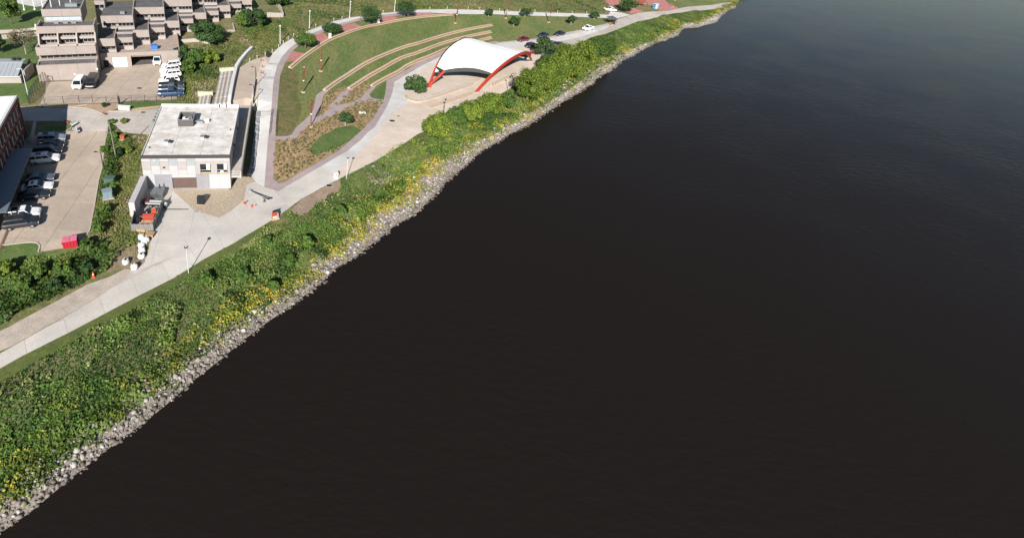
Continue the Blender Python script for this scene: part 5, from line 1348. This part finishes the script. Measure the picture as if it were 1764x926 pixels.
def shelter():
    t = put("shelter", "small open shelter with a dark grey sloping roof beside the road", "shelter", (1052,42), .45)
    tilt(t, "roof", [(-1.7,-1.5,2.2),(1.7,-1.5,2.2),(1.7,1.5,2.7),(-1.7,1.5,2.7),(-1.7,-1.5,2.32),(1.7,-1.5,2.32),(1.7,1.5,2.82),(-1.7,1.5,2.82)], mat("shelter_roof", (.10,.105,.12), .5))
    bx(t, "back_wall", mat("shelter_glass", (.05,.06,.07), .2), .8,0,1.2,.08,2.4,2.2); bx(t, "bench", WOOD, 0,.4,.45,1.6,.5,.1)
    for x in (-1.4,1.4):
        for y in (-1.2,1.2): bx(t, "post", STEELD, x,y,1.15,.1,.1,2.3)
    bx(t, "floor", TANST, -.4,0,.0,4.2,3.6,.1)
shelter()
def blue_kiosk():
    t = put("kiosk", "small sky blue kiosk with a white roof near the far playground", "kiosk", (1128,15), .3)
    bx(t, "body", mat("sky_blue_paint", (.12,.36,.62), .5), 0,0,1.0,1.6,1.4,2.0); bx(t, "roof", mat("pale_blue_roof", (.5,.66,.75), .5), 0,0,2.06,2.0,1.8,.16); bx(t, "door", WHITED, 0,-.71,.9,.7,.04,1.7); bx(t, "counter", WOOD, 1.2,-.6,.5,1.0,.5,.1)
blue_kiosk()
def playground():
    t = put("play_frame", "red painted play frame on the brick plaza at the far right", "play frame", (1102,10), .4)
    for x in (-1.5,1.5):
        for y in (-1,1): MB().tube([(x,y,0),(x,y,2.6)], .1, 6).build("post", REDP, t)
    for y in (-1,1): MB().tube([(-1.5,y,2.5),(1.5,y,2.5)], .09, 6).build("beam", REDP, t)
    bx(t, "deck", REDP, 0,0,1.2,3.0,2.0,.12); bx(t, "slide", mat("pale_slide", (.6,.55,.5), .4), 2.4,0,.7,2.0,.7,.1)
playground()
def plaza_sign():
    t = put("plaza_board", "small dark and white board by the bank trees under the red arch", "sign", (882,135), .6)
    bx(t, "board", STEELD, 0,0,1.1,.9,.06,.8); bx(t, "notice", WHITED, 0,-.05,1.1,.5,.02,.5); MB().tube([(0,0,0),(0,0,.8)], .05, 6).build("post", STEELD, t)
plaza_sign()
t = put("marker_sign", "small grey sign standing in the grassy bank below the promenade", "sign", (642,293), .3); bx(t, "panel", STEELG, 0,0,.85,.6,.06,.5); MB().tube([(0,0,0),(0,0,.7)], .04, 6).build("post", STEELD, t)
for pix, l in (((20,0),"white flagpole nearest the round dark tree"),((42,17.5),"left white pole in front of the office roof"),((60,17),"middle white pole in front of the office roof"),((74,13),"right white pole in front of the office roof")):
    t = put("flagpole", l, "flagpole", pix, 0, "white poles beside the office"); MB().tube([(0,0,-.2),(0,0,7.5)], [.13,.08], 8).build("pole", WHITE, t); MB().tube([(0,0,-.2),(0,0,.3)], .35, 8).build("base", WHITED, t)
t = put("garden_statue", "small white figure-like marker beside the office path", "marker", (62.5,50.5)); MB().tube([(0,0,0),(0,0,.9),(0,0,1.5)], [.3,.22,.12], 8).build("shaft", WHITE, t); bx(t, "plinth", WHITED, 0,0,.1,.7,.7,.3)

wall_line("low_wall", "low concrete wall beside the sunken entrance of the brick building", "wall", [(61,214),(58,228),(53,247)], .4, .7, CONCG)
# ---------------------------------------------------------------- vegetation
def leaf_mesh(name, pos, nrm, size, tint, m, aspect=1.5):
    """one mesh of leaf-sized quads: pos (n,3), nrm (n,3), size (n), tint (n)"""
    n = len(pos)
    nrm = nrm/np.maximum(np.linalg.norm(nrm, axis=1, keepdims=True), 1e-6)
    r = rng.normal(size=(n,3)); a = np.cross(nrm, r); a /= np.maximum(np.linalg.norm(a, axis=1, keepdims=True), 1e-6); b = np.cross(nrm, a)
    s = size[:,None]
    bend = nrm*s*.18
    v = np.stack([pos-a*s*aspect*.5, pos-b*s*.5+bend, pos+a*s*aspect*.5, pos+b*s*.5+bend], 1).reshape(-1,3)
    me = bpy.data.meshes.new(name)
    me.vertices.add(4*n); me.vertices.foreach_set("co", v.astype(np.float32).ravel())
    me.loops.add(4*n); me.loops.foreach_set("vertex_index", np.arange(4*n, dtype=np.int32))
    me.polygons.add(n); me.polygons.foreach_set("loop_start", np.arange(0,4*n,4,dtype=np.int32)); me.polygons.foreach_set("loop_total", np.full(n,4,dtype=np.int32))
    at = me.attributes.new("tint", 'FLOAT', 'FACE'); at.data.foreach_set("value", np.clip(tint,0,1).astype(np.float32))
    me.materials.append(m); me.update(calc_edges=True)
    return me
def vnoise(x, y, s, seed=0):
    """cheap smooth value noise in 0..1"""
    x = x/s+seed*17.3; y = y/s+seed*9.1
    i = np.floor(x).astype(int); j = np.floor(y).astype(int); a = x-i; b = y-j
    a = a*a*(3-2*a); b = b*b*(3-2*b)
    def h(i, j): q = np.sin(i*127.1+j*311.7+seed*74.7)*43758.5453; return q-np.floor(q)
    return (h(i,j)*(1-a)+h(i+1,j)*a)*(1-b)+(h(i,j+1)*(1-a)+h(i+1,j+1)*a)*b
G1 = (.03,.062,.012); G2 = (.062,.115,.02); G3 = (.11,.165,.03); G4 = (.17,.20,.04)
L_DEEP = leafmat("deep_green_leaves", [(0,(.018,.045,.014)),(.5,(.035,.075,.02)),(1,(.07,.125,.035))])
L_MID = leafmat("mid_green_leaves", [(0,(.035,.075,.014)),(.5,(.075,.135,.022)),(1,(.14,.20,.035))])
L_BRIGHT = leafmat("yellow_green_leaves", [(0,(.06,.105,.014)),(.5,(.145,.20,.024)),(1,(.27,.30,.035))])
L_WILD = leafmat("wild_growth", [(0,(.05,.09,.016)),(.35,(.10,.145,.025)),(.6,(.155,.18,.036)),(.8,(.205,.185,.07)),(1,(.30,.25,.16))])
L_BANK = leafmat("bank_growth", [(0,(.028,.066,.014)),(.4,(.068,.135,.024)),(.75,(.125,.195,.036)),(1,(.22,.25,.08))])
L_YEL = leafmat("yellow_flowering", [(0,(.06,.095,.014)),(.35,(.13,.165,.02)),(.62,(.27,.265,.03)),(.85,(.35,.305,.035)),(1,(.31,.22,.035))])
L_DRY = leafmat("dry_stalks", [(0,(.16,.13,.09)),(.5,(.25,.22,.17)),(1,(.36,.34,.29))])
L_BED = leafmat("bed_plants", [(0,(.06,.085,.022)),(.5,(.12,.125,.04)),(1,(.30,.22,.11))])
L_RED = leafmat("purple_leaves", [(0,(.03,.02,.025)),(.5,(.05,.05,.03)),(1,(.08,.11,.03))])
BARK = mat("bark", (.12,.095,.075), .9, .25, 3)
BARKP = mat("pale_bark", (.30,.26,.22), .9, .2, 3)
def crown_pts(R, H, n, zc, squash=1.0, lumps=16, open_=.0):
    """leaf positions spread through clumps of a crown; returns pos, normal, tint"""
    P, N, T = [], [], []
    per = n//lumps
    for k in range(lumps):
        a = rng.uniform(0, 2*math.pi); e = rng.uniform(-.6, 1.0); rr = rng.uniform(.35, .88)
        ce = math.sqrt(max(0, 1-min(1, abs(e))**2*.75))
        c = np.array([math.cos(a)*R*rr*ce, math.sin(a)*R*rr*ce, zc+e*H*.5*.78])
        r = rng.uniform(.20, .40)*R
        d = rng.normal(size=(per,3)); d /= np.linalg.norm(d, axis=1, keepdims=True)
        q = r*rng.uniform(.45, 1.08, size=(per,1))**(.6)
        sc = np.array([1,1,max(.75, min(1.1, H/(2*R)))])
        p = c+d*q*sc
        P.append(p); N.append(d*.8+rng.normal(size=(per,3))*.45+np.array([0,0,.35])); T.append(np.full(per, rng.uniform(.22,.7))+rng.normal(size=per)*.2)
    return np.concatenate(P), np.concatenate(N), np.concatenate(T)
def make_tree(name, label, cat, base, R, Ht, lm, n=2600, leaf=.34, trunk=.3, group=None, bark=None, low=.22, lumps=18, tint=0.0, squash=1.0):
    t = thing(name, label, cat, tuple(base), 0, group)
    n, lumps, leaf = int(n*1.5), int(lumps*(1.7 if lumps < 40 else 1.2)), leaf*.82
    zc = Ht*(low+1)/2; H = Ht*(1-low)
    p, q, c = crown_pts(R, H, n, zc, 1, lumps)
    keep = p[:,2] > Ht*low*.6
    p, q, c = p[keep], q[keep], c[keep]
    link("crown", leaf_mesh("crown", p, q, rng.uniform(.7,1.3,len(p))*leaf, c+tint, lm), None, t)
    tr = Ht*.022+.05 if not trunk else trunk*.5
    mb = MB(); mb.tube([(0,0,-.3),(.03,.02,Ht*low),(.0,.05,Ht*.55),(.05,0,Ht*.8)], [tr*1.2,tr,tr*.6,tr*.25], 8)
    o = mb.build("trunk", bark or BARK, t)
    lb = MB()
    for k in range(6):
        a = k*1.05+.3; z0 = Ht*(low+.05+.06*k)
        lb.tube([(0,0,z0),(math.cos(a)*R*.35,math.sin(a)*R*.35,z0+Ht*.12),(math.cos(a)*R*.7,math.sin(a)*R*.7,z0+Ht*.2)], [tr*.5,tr*.32,tr*.12], 6)
    lb.build("limbs", bark or BARK, t)
    return t
def tree_px(name, label, cat, base, top_y, halfw, lm, cx=None, **k):
    b = G(*base); h = topz(base[0], top_y, b+np.array([0,.01,0]))-b[2]
    v = M3.T@(b-CAM); R = halfw*1.06*v[2]/FPX
    h = max(h, .8)
    # top of a crown with depth: the far side shows higher, so take that off
    h = max(h-R*.22, R*1.0)
    return make_tree(name, label, cat, b, R, h, lm, **k)
rim = [((526,84),54,18,L_MID,"round tree at the lower left end of the rim path"),((572,59),38,16,L_DEEP,"small tree second from the lower end of the rim path"),((636,42),10,18,L_DEEP,"tree on the grass square between two brick plazas, third along the rim"),((697,30),0,17,L_DEEP,"densest rim tree, right of the last white lamp")]
for b, ty, hw, lm, l in rim: tree_px("rim_tree", l, "tree", b, ty, hw, lm, n=3000, leaf=.25, low=.34, lumps=44, group="young trees along the rim path")
lawn_t = [((841.5,28.5),14.5,7,"small dark tree at the far edge of the lawn beside the path"),((884.5,45.5),26.5,9,"small tree on the lawn nearest the parked red car"),((904,29.5),12,10,"tree on the lawn beside the path right of the rust pole"),((983,42.5),25,8,"tree with a pale trunk on the lawn above the white pickup"),((1023,33),19,8,"small tree at the right end of the lawn by the path")]
for b, ty, hw, l in lawn_t: tree_px("lawn_tree", l, "tree", b, ty, hw, L_DEEP, n=1800, leaf=.28, low=.25, lumps=20, bark=BARKP, group="young trees on the lawn")
tree_px("garden_tree", "young tree standing in the planting bed", "tree", (594.5,216), 193, 12.5, L_DEEP, n=1300, leaf=.3, low=.32, bark=BARKP)
tree_px("plaza_tree", "round dark tree in front of the left red legs of the canopy", "tree", (716,161), 129, 19, L_DEEP, n=3600, leaf=.34, low=.1, tint=.1)
tree_px("plaza_tree", "big round dark tree at the right end of the canopy", "tree", (934,98), 60, 17.5, L_DEEP, n=3600, leaf=.38, low=.12)
tree_px("playground_tree", "dark leafy tree beside the far playground", "tree", (1079,22), -5, 14, L_DEEP, n=1800, leaf=.4, low=.2)
tree_px("park_tree", "large leafy tree beside the white poles at the top left", "tree", (20,42), -12, 20, L_MID, n=4200, leaf=.36, low=.15, tint=-.1)
tree_px("sparse_tree", "thin brownish tree on the office lawn with a pale bare trunk", "tree", (45,93), 44, 21, leafmat("sparse_brown_leaves", [(0,(.05,.05,.025)),(.5,(.10,.09,.045)),(1,(.18,.15,.10))]), n=1100, leaf=.26, low=.3, lumps=22, bark=BARKP)
tree_px("park_tree", "dark tree cut by the left edge beside the sparse tree", "tree", (-4,90), 55, 14, L_DEEP, n=2000, leaf=.34, low=.12)
tree_px("round_tree", "big round tree in front of the right end of the office building", "tree", (356,74), 34, 28, L_DEEP, n=5200, leaf=.36, low=.12, tint=.12, lumps=26)
tree_px("round_tree", "dark tree at the upper right corner of the office building", "tree", (437,46), 10, 21, L_DEEP, n=3600, leaf=.36, low=.12)
tree_px("round_tree", "lighter tree just left of the dark one beside the office corner", "tree", (417,48), 19, 11, L_MID, n=1800, leaf=.34, low=.12)
tree_px("round_tree", "dark tree cut by the top edge behind the grass terrace", "tree", (478,11), -14, 20, L_DEEP, n=2600, leaf=.38, low=.12)
for b, ty, hw, lm, l in (((318,103),74,15,L_DEEP,"dark bushy tree at the right edge of the fenced car park"),((338,112),80,17,L_MID,"bushy tree below the pale retaining wall"),((362,108),82,15,L_BRIGHT,"lighter bush at the right of the bushy group on the slope"),((326,126),103,11,L_MID,"low bush at the foot of the bushy group beside the patrol cars")):
    tree_px("bushy_tree", l, "tree", b, ty, hw, lm, n=2600, leaf=.34, low=.03, group="bushy trees on the slope", tint=-.12)
bank = [((750,236),189,23,L_BRIGHT,"light willow-like tree at the left end of the bank row"),((783,214),181,16,L_MID,"small tree right of the light willow on the bank"),((808,206),171,19,L_BRIGHT,"light round tree on the bank below the stage steps"),((842,194),156,21,L_BRIGHT,"broad bright tree on the bank below the red arch foot"),((872,186),157,14,L_MID,"low darker tree in a gap of the bank row"),((906,172),112,23,L_BRIGHT,"tall bright tree beside the dark lamp on the bank"),((928,160),100,22,L_BRIGHT,"bright tree fifth from the right in the thick of the bank row"),((952,150),88,24,L_BRIGHT,"bright tree in the middle of the thick bank row"),((978,138),74,22,L_BRIGHT,"yellowish tree in the thick of the bank row"),((996,128),62,22,L_BRIGHT,"yellowest tree in the upper part of the bank row"),((1018,112),58,20,L_MID,"tree second from the right end of the bank row"),((1040,98),62,15,L_MID,"last tree at the right end of the bank row"),((968,112),70,17,L_BRIGHT,"bright tree touching the road on the bank row"),((940,122),90,16,L_MID,"tree between the dark round tree and the bank row")]
for i, (b, ty, hw, lm, l) in enumerate(bank):
    tree_px("bank_tree", l, "tree", b, ty, hw, lm, n=9000 if hw > 18 else 6000, leaf=.28, low=.0, lumps=60, group="trees along the river bank", tint=-.22 + (.12 if 'yellow' in l else 0)+(.05 if 'light' in l else 0))
# ---- scattered growth
def bbox_pts(poly, dens):
    P_ = np.array(poly); lo, hi = P_.min(0), P_.max(0)
    n = int(dens*(hi-lo).prod()); x = rng.uniform(lo[0],hi[0],n); y = rng.uniform(lo[1],hi[1],n)
    k = inpoly(x, y, poly); return x[k], y[k]
def growth(name, pix, dens, leaf, hmax, lm, label=None, tint0=.35, tvar=.45, hs=2.2, patch=7.0, keep=None, seed=1, world=False, avoid=()):
    poly = pix if world else W(pix)
    x, y = bbox_pts(poly, dens)
    for av in avoid:
        k = ~inpoly(x, y, W(av)); x, y = x[k], y[k]
    if keep is not None:
        k = vnoise(x, y, keep[0], seed+5)*.6+vnoise(x, y, keep[0]*.35, seed+6)*.4 > keep[1]; x, y = x[k], y[k]
    h = (vnoise(x, y, hs, seed)**1.5)*hmax*(.45+.8*vnoise(x, y, patch, seed+1))
    z = hz(x, y)+h*rng.uniform(.35,1.0,len(x))+.02
    # slope of the mounds gives the leaf normals
    e = .25; hx = (vnoise(x+e, y, hs, seed)**1.5-vnoise(x-e, y, hs, seed)**1.5)*hmax/(2*e); hy = (vnoise(x, y+e, hs, seed)**1.5-vnoise(x, y-e, hs, seed)**1.5)*hmax/(2*e)
    nn = np.stack([-hx, -hy, np.full(len(x), .9)], -1)+rng.normal(size=(len(x),3))*.42
    tt = tint0+(vnoise(x, y, patch, seed+2)-.5)*tvar*1.6+(vnoise(x, y, 1.6, seed+3)-.5)*tvar*.8+rng.normal(size=len(x))*.09
    o = link(name, leaf_mesh(name, np.stack([x,y,z],-1), nn, rng.uniform(.6,1.4,len(x))*leaf, tt, lm, 1.7)); tag(o, label, None, None, "stuff")
    return o
EXT = [(-80,975),(-10,925),(50,884),(90,846),(140,812),(180,776),(230,745),(262,712),(310,680),(340,648),(380,622),(405,596),(440,572),(470,548),(505,526)]
ROCKS = EXT+[(532,504),(560,483),(573.5,464),(592.5,453.7),(622,438),(639,422.6),(655,410),(671,395.5),(687,383),(713,371),(732,354),(752.5,333),(770,312.6),(795.7,290),(813,277.7),(837.7,255),(862,243.7),(894,224),(920,211),(950.7,189),(973,174),(997.7,160),(1022,143.6),(1040,127.4),(1062,114),(1090,97),(1118,81),(1146,70),(1169,61),(1178.7,49),(1188,44),(1203,44),(1240,29),(1268,13),(1300,-5)]
OFF = [(-44-i*-1, -34-i*-1) for i in range(15)]+[(-26,-16),(-26,-16),(-24,-18),(-22,-17),(-26,-18),(-28,-18),(-30,-18),(-32,-20),(-34,-22),(-34,-22),(-34,-24),(-34,-24),(-34,-22),(-30,-20),(-28,-20),(-26,-16),(-26,-14),(-26,-14),(-26,-13),(-26,-12),(-26,-12),(-26,-13),(-26,-14),(-24,-12),(-20,-10),(-18,-9),(-16,-8),(-14,-7),(-12,-8),(-10,-8),(-8,-6),(-2,-4),(-6,-6),(-6,-5),(-6,-5)]
inner = [(a+c, b+d2) for (a, b), (c, d2) in zip(ROCKS, OFF)]
in2 = [(a+c*.32, b+d2*.32) for (a, b), (c, d2) in zip(ROCKS, OFF)]
in_half = [(a+c*1.9, b+d2*1.9) for (a, b), (c, d2) in zip(ROCKS, OFF)]
EDG = [(x-.5, y+1.2) for x, y in EDGE]
bank_poly = EDG[::1]+inner[::-1]
DIRTP = [(585,309),(587,320),(583,330),(565,336),(560,345),(545,350),(535,362),(522,372),(505,368),(500,362),(520,343),(560,321)]
SIGNP = [(463,372),(486,366),(492,384),(466,389)]
AV = (DIRTP, SIGNP, VERGEP)
growth("bank_grass", bank_poly, 36, .165, .5, L_BANK, tint0=.44, tvar=.6, hs=2.4, patch=9, seed=3, avoid=AV)
growth("bank_shrubs", [(-50,690),(60,632),(140,590),(215,550),(268,515),(310,490),(352,465),(405,440),(450,414),(490,396),(540,382),(590,360),(640,338),(700,306),(700,330),(640,372),(590,415),(540,470),(495,508),(430,550),(370,600),(300,650),(220,715),(130,785),(30,860),(-60,930)], 34, .20, 1.35, L_BANK, tint0=.30, tvar=.65, hs=2.6, patch=8, keep=(6,.46), seed=4, avoid=AV)
growth("bank_shrubs", [(725,244),(760,228),(800,212),(850,194),(900,176),(950,155),(1000,132),(1050,105),(1050,85),(1100,66),(1150,46),(1200,32),(1200,38),(1150,55),(1090,85),(1030,120),(960,170),(880,215),(800,255),(740,290),(700,300)], 22, .23, 1.2, L_BANK, tint0=.38, tvar=.55, hs=2.6, patch=9, keep=(6,.44), seed=5)
growth("pale_weeds", bank_poly, 5, .22, 1.0, L_BANK, tint0=.85, tvar=.3, hs=1.4, patch=5, keep=(4.0,.60), seed=31, avoid=AV)
low_ = [(a+c*.22, b+d2*.22) for (a, b), (c, d2) in zip(ROCKS, OFF)]
mid_ = [(a+c*.55, b+d2*.55) for (a, b), (c, d2) in zip(ROCKS, OFF)]
growth("yellow_flowers", in_half+low_[::-1], 18, .19, .95, L_YEL, tint0=.36, tvar=.8, hs=1.2, patch=5, keep=(3.0,.47), seed=6)
growth("yellow_flowers", [(a+c*1.35, b+d2*1.35) for (a, b), (c, d2) in zip(ROCKS, OFF)]+mid_[::-1], 28, .18, 1.0, L_YEL, tint0=.42, tvar=.8, hs=1.2, patch=5, keep=(4.5,.36), seed=36)
growth("yellow_flowers", [(a+c*2.7, b+d2*2.7) for (a, b), (c, d2) in zip(ROCKS[:29], OFF[:29])]+in_half[:29][::-1], 12, .21, 1.1, L_YEL, tint0=.26, tvar=.5, hs=1.3, patch=6, keep=(5.0,.55), seed=7)
growth("dry_stalks", [(630,300),(650,292),(668,300),(680,310),(665,318),(640,318)], 22, .16, .9, L_DRY, tint0=.6, seed=8)
growth("dry_stalks", [(585,385),(615,362),(630,362),(600,385),(590,395)], 18, .16, .6, L_DRY, tint0=.6, seed=9)
wild = [(313,112),(316,150),(307,175),(312,181),(340,181),(345,164),(365,163),(380,122),(401,121),(414,104),(434,84),(437,86),(418,108),(410,118),(430,104),(458,96),(470,89),(489,73),(506,63),(527,53),(552,44),(575,35),(602,29),(650,22),(680,19),(720,16),(790,15),(880,18),(972,21),(1040,24),(1050,10),(1030,-12),(800,-16),(600,-16),(500,-16),(470,0),(488,30),(460,31),(455,20),(420,20),(405,55),(365,78),(315,76)]
growth("wild_meadow", wild, 7, .22, .45, L_WILD, tint0=.44, tvar=.65, hs=2.5, patch=10, seed=10)
nearw = [(313,112),(316,150),(307,175),(312,181),(340,181),(345,164),(365,163),(380,122),(401,121),(414,104),(434,84),(470,86),(490,72),(506,62),(480,40),(450,40),(405,55),(365,78),(315,76)]
growth("wild_meadow", nearw, 14, .20, .5, L_WILD, tint0=.50, tvar=.7, hs=1.8, patch=7, seed=11)
growth("tall_weeds", wild, 7, .25, .9, L_BANK, tint0=.30, tvar=.5, hs=1.6, patch=7, keep=(8,.56), seed=41)
growth("dry_stalks", wild, 5, .20, .4, L_DRY, tint0=.25, tvar=.4, hs=1.6, patch=7, keep=(7,.63), seed=42)
slope = [(188,210),(216,232),(240,233),(262,232),(243,268),(238,300),(246,304),(226,345),(221,352),(228,385),(226,398),(240,402),(240,420),(215,430),(195,440),(150,430),(143,424),(150,408),(157,396),(172,310),(178,290),(184,240)]
growth("slope_grass", slope, 24, .18, .4, L_WILD, tint0=.46, tvar=.6, hs=1.6, patch=4, seed=12)
growth("slope_shrubs", [(188,212),(200,222),(206,240),(205,280),(203,310),(196,350),(188,400),(186,436),(150,430),(150,410),(160,396),(174,312),(181,285),(186,240)], 28, .24, 1.6, L_MID, tint0=.30, tvar=.6, hs=1.9, patch=4, keep=(3.5,.42), seed=13)
growth("slope_shrubs", [(205,225),(240,236),(236,262),(215,300),(205,300)], 14, .22, 1.0, L_MID, tint0=.45, tvar=.6, hs=1.9, patch=4, keep=(3.5,.52), seed=33)
thick = [(-40,462),(0,452),(40,452),(70,448),(100,440),(140,427),(190,436),(205,445),(185,468),(160,476),(140,490),(112,506),(60,530),(10,556),(-50,588),(-90,560)]
growth("thicket", thick, 36, .24, 1.5, L_MID, tint0=.36, tvar=.7, hs=2.0, patch=4, seed=14)
growth("thicket_weeds", thick, 8, .22, 1.7, L_YEL, tint0=.18, tvar=.4, hs=2.0, patch=4, keep=(4,.52), seed=34)
growth("pale_blossom", [(-5,465),(25,452),(30,460),(10,475)], 14, .25, 1.7, L_BRIGHT, tint0=.9, seed=15)
growth("court_weeds", [(205,432),(240,405),(258,408),(244,455),(236,464),(222,462),(235,440)], 9, .18, .3, L_WILD, tint0=.75, tvar=.4, seed=16)
for x, y, sx, lm, l in ((193,213,6,L_WILD,"small bush at the top tip of the shrub slope"),(214,212,6,L_WILD,"olive bush at the corner of the back road"),(180,184,5,L_DEEP,"round green bush on the soil verge"),(196,240,9,L_MID,"bush beside the utility pole, upper one"),(205,268,10,L_DEEP,"dark bush right of the utility pole foot"),(181,262,8,L_MID,"bush overhanging the car park edge"),(222,262,7,L_BRIGHT,"light bush near the left wall of the flat roofed building"),(182,365,10,L_MID,"bush below the blue-grey cabinet"),(188,300,8,L_DEEP,"bush just above the green cabinet"),(170,400,11,L_MID,"bush at the right of the dumpster"),(150,428,12,L_MID,"bush in front of the dumpster"),(12,470,16,L_BRIGHT,"light green bush at the left edge of the thicket"),(70,475,14,L_MID,"bush in the middle of the thicket"),(110,468,14,L_MID,"bush right of the middle of the thicket"),(150,468,12,L_DEEP,"dark bush beside the orange cone"),(40,495,14,L_MID,"bush at the bottom left of the photo"),(95,497,12,L_DEEP,"dark bush at the bottom of the thicket"),(355,488,13,L_MID,"bright bush at the bottom of the bank"),(420,480,13,L_MID,"leafy bush on the bank near the bottom edge"),(470,500,12,L_MID,"bush at the foot of the bank beside the rocks"),(460,420,10,L_MID,"leafy bush below the orange-red sign"),(585,372,12,L_MID,"leafy bush on the bank beside the dry stalks"),(530,425,13,L_MID,"bush on the middle of the near bank"),(500,455,11,L_MID,"bush on the lower part of the near bank")):
    b = G(x, y); v = M3.T@(b-CAM); R = sx*v[2]/FPX
    make_tree("bush", l, "bush", b, R, R*1.5, lm, n=900 if R < 1 else 1500, leaf=.26, low=.0, lumps=14, group="bushes on the slopes", tint=-.1, trunk=.12)
# ---- planting bed tufts in rows
BEDL = [(532,259.4),(540,248),(550,236.7),(579,220.5),(607,215.6),(624,224.5),(602,243),(578,256),(553,264),(540,266)]
def bed_tufts(pix, sp, seed, name="bed_plants", dens=10):
    poly = W(pix); P_ = np.array(poly); lo, hi = P_.min(0), P_.max(0); r2 = np.random.default_rng(seed)
    xs, ys = np.meshgrid(np.arange(lo[0],hi[0],sp), np.arange(lo[1],hi[1],sp*1.15)); xs = xs+(np.arange(xs.shape[0])%2)[:,None]*sp/2
    x = xs.ravel()+r2.normal(size=xs.size)*.13; y = ys.ravel()+r2.normal(size=xs.size)*.13
    k = inpoly(x, y, poly); x, y = x[k], y[k]
    k = (r2.uniform(size=len(x)) < .85) & ~inpoly(x, y, W(BEDL)); x, y = x[k], y[k]
    tt = .3+.5*vnoise(x, y, 5, seed)
    X = np.repeat(x, dens)+r2.normal(size=len(x)*dens)*.19; Y = np.repeat(y, dens)+r2.normal(size=len(x)*dens)*.16; T = np.repeat(tt, dens)+r2.normal(size=len(x)*dens)*.12
    Z = hz(X, Y)+r2.uniform(.05,.6,len(X)); N = np.stack([X-np.repeat(x,dens), Y-np.repeat(y,dens), np.full(len(X),.25)],-1)+r2.normal(size=(len(X),3))*.2
    tag(link(name, leaf_mesh(name, np.stack([X,Y,Z],-1), N, r2.uniform(.15,.33,len(X)), T, L_BED)), kind="stuff")
bed_tufts(bed_main, .95, 21)
bed_tufts([(546,207),(552,190),(556,178),(558,166),(580,155),(594,149),(601,152),(587,162),(574,176),(568,183),(569,188),(560,196)], .95, 22)
bed_tufts([(578,180),(600,163),(609,153),(628,143),(642,148),(632,156),(620,169),(604,176),(585,181)], .95, 23)
# ---- riprap along the waterline
def riprap():
    poly = W(ROCKS) ; shore_w = np.array(poly)
    out = [(a+4, b+2.5) for a, b in ROCKS]
    pol = [tuple(GZ(x, y, WZ-.3)[:2]) for x, y in out]+W([(a+c*1.35, b+d2*1.35) for (a, b), (c, d2) in zip(ROCKS, OFF)][::-1])
    x, y = bbox_pts(pol, 13)
    # fewer stones high up the bank, none far out under water
    dmin = np.sqrt(((x[:,None]-shore_w[None,:,0])**2+(y[:,None]-shore_w[None,:,1])**2)).min(1)
    z = hz(x, y)
    k = (z > WZ-.55) & (rng.uniform(size=len(x)) < np.clip(1.2-(z-WZ)*.95, .13, 1)); x, y, z = x[k], y[k], z[k]
    n = len(x)
    ico = bmesh.new(); bmesh.ops.create_icosphere(ico, subdivisions=1, radius=1); iv = np.array([v.co[:] for v in ico.verts]); fi = np.array([[v.index for v in f.verts] for f in ico.faces]); ico.free()
    s = np.minimum(rng.lognormal(-1.95, .45, n), .36); sc = rng.uniform(.6,1.3,(n,3))*s[:,None]; sc[:,2] *= .75
    jit = rng.normal(size=(n,len(iv),3))*.16
    V = (iv[None]+jit)*sc[:,None]; a = rng.uniform(0,6.28,n); ca, sa = np.cos(a), np.sin(a)
    Vx = V[:,:,0]*ca[:,None]-V[:,:,1]*sa[:,None]; Vy = V[:,:,0]*sa[:,None]+V[:,:,1]*ca[:,None]
    V = np.stack([Vx+x[:,None], Vy+y[:,None], V[:,:,2]+(z+s*.15)[:,None]],-1).reshape(-1,3)
    F = (fi[None]+(np.arange(n)*len(iv))[:,None,None]).reshape(-1,3)
    me = bpy.data.meshes.new("riprap"); m_ = len(F)
    me.vertices.add(len(V)); me.vertices.foreach_set("co", V.astype(np.float32).ravel()); me.loops.add(3*m_); me.loops.foreach_set("vertex_index", F.astype(np.int32).ravel())
    me.polygons.add(m_); me.polygons.foreach_set("loop_start", np.arange(0,3*m_,3,dtype=np.int32)); me.polygons.foreach_set("loop_total", np.full(m_,3,dtype=np.int32))
    at = me.attributes.new("tint", 'FLOAT', 'FACE'); at.data.foreach_set("value", np.repeat(np.clip(rng.normal(.52,.22,n)-np.clip((WZ+.35-z)*1.1,0,.45),0,1), len(fi)).astype(np.float32))
    me.materials.append(leafmat("riprap_stone", [(0,(.12,.10,.085)),(.5,(.28,.25,.22)),(1,(.55,.52,.49))], .9)); me.update(calc_edges=True)
    tag(link("riprap", me), kind="stuff")
    return n
NR = riprap()
sheet("rocky_shore", [tuple(GZ(x+6, y+5, WZ-.4)[:2]) for x, y in ROCKS]+W([(a+c*.9, b+d2*.9) for (a, b), (c, d2) in zip(ROCKS, OFF)][::-1]), mat("shore_gravel", (.30,.265,.23), .95, .3, 1.5, col2=(.17,.145,.12), scale2=6, var2=.3, bump=1, bscale=6), .01, world=True)
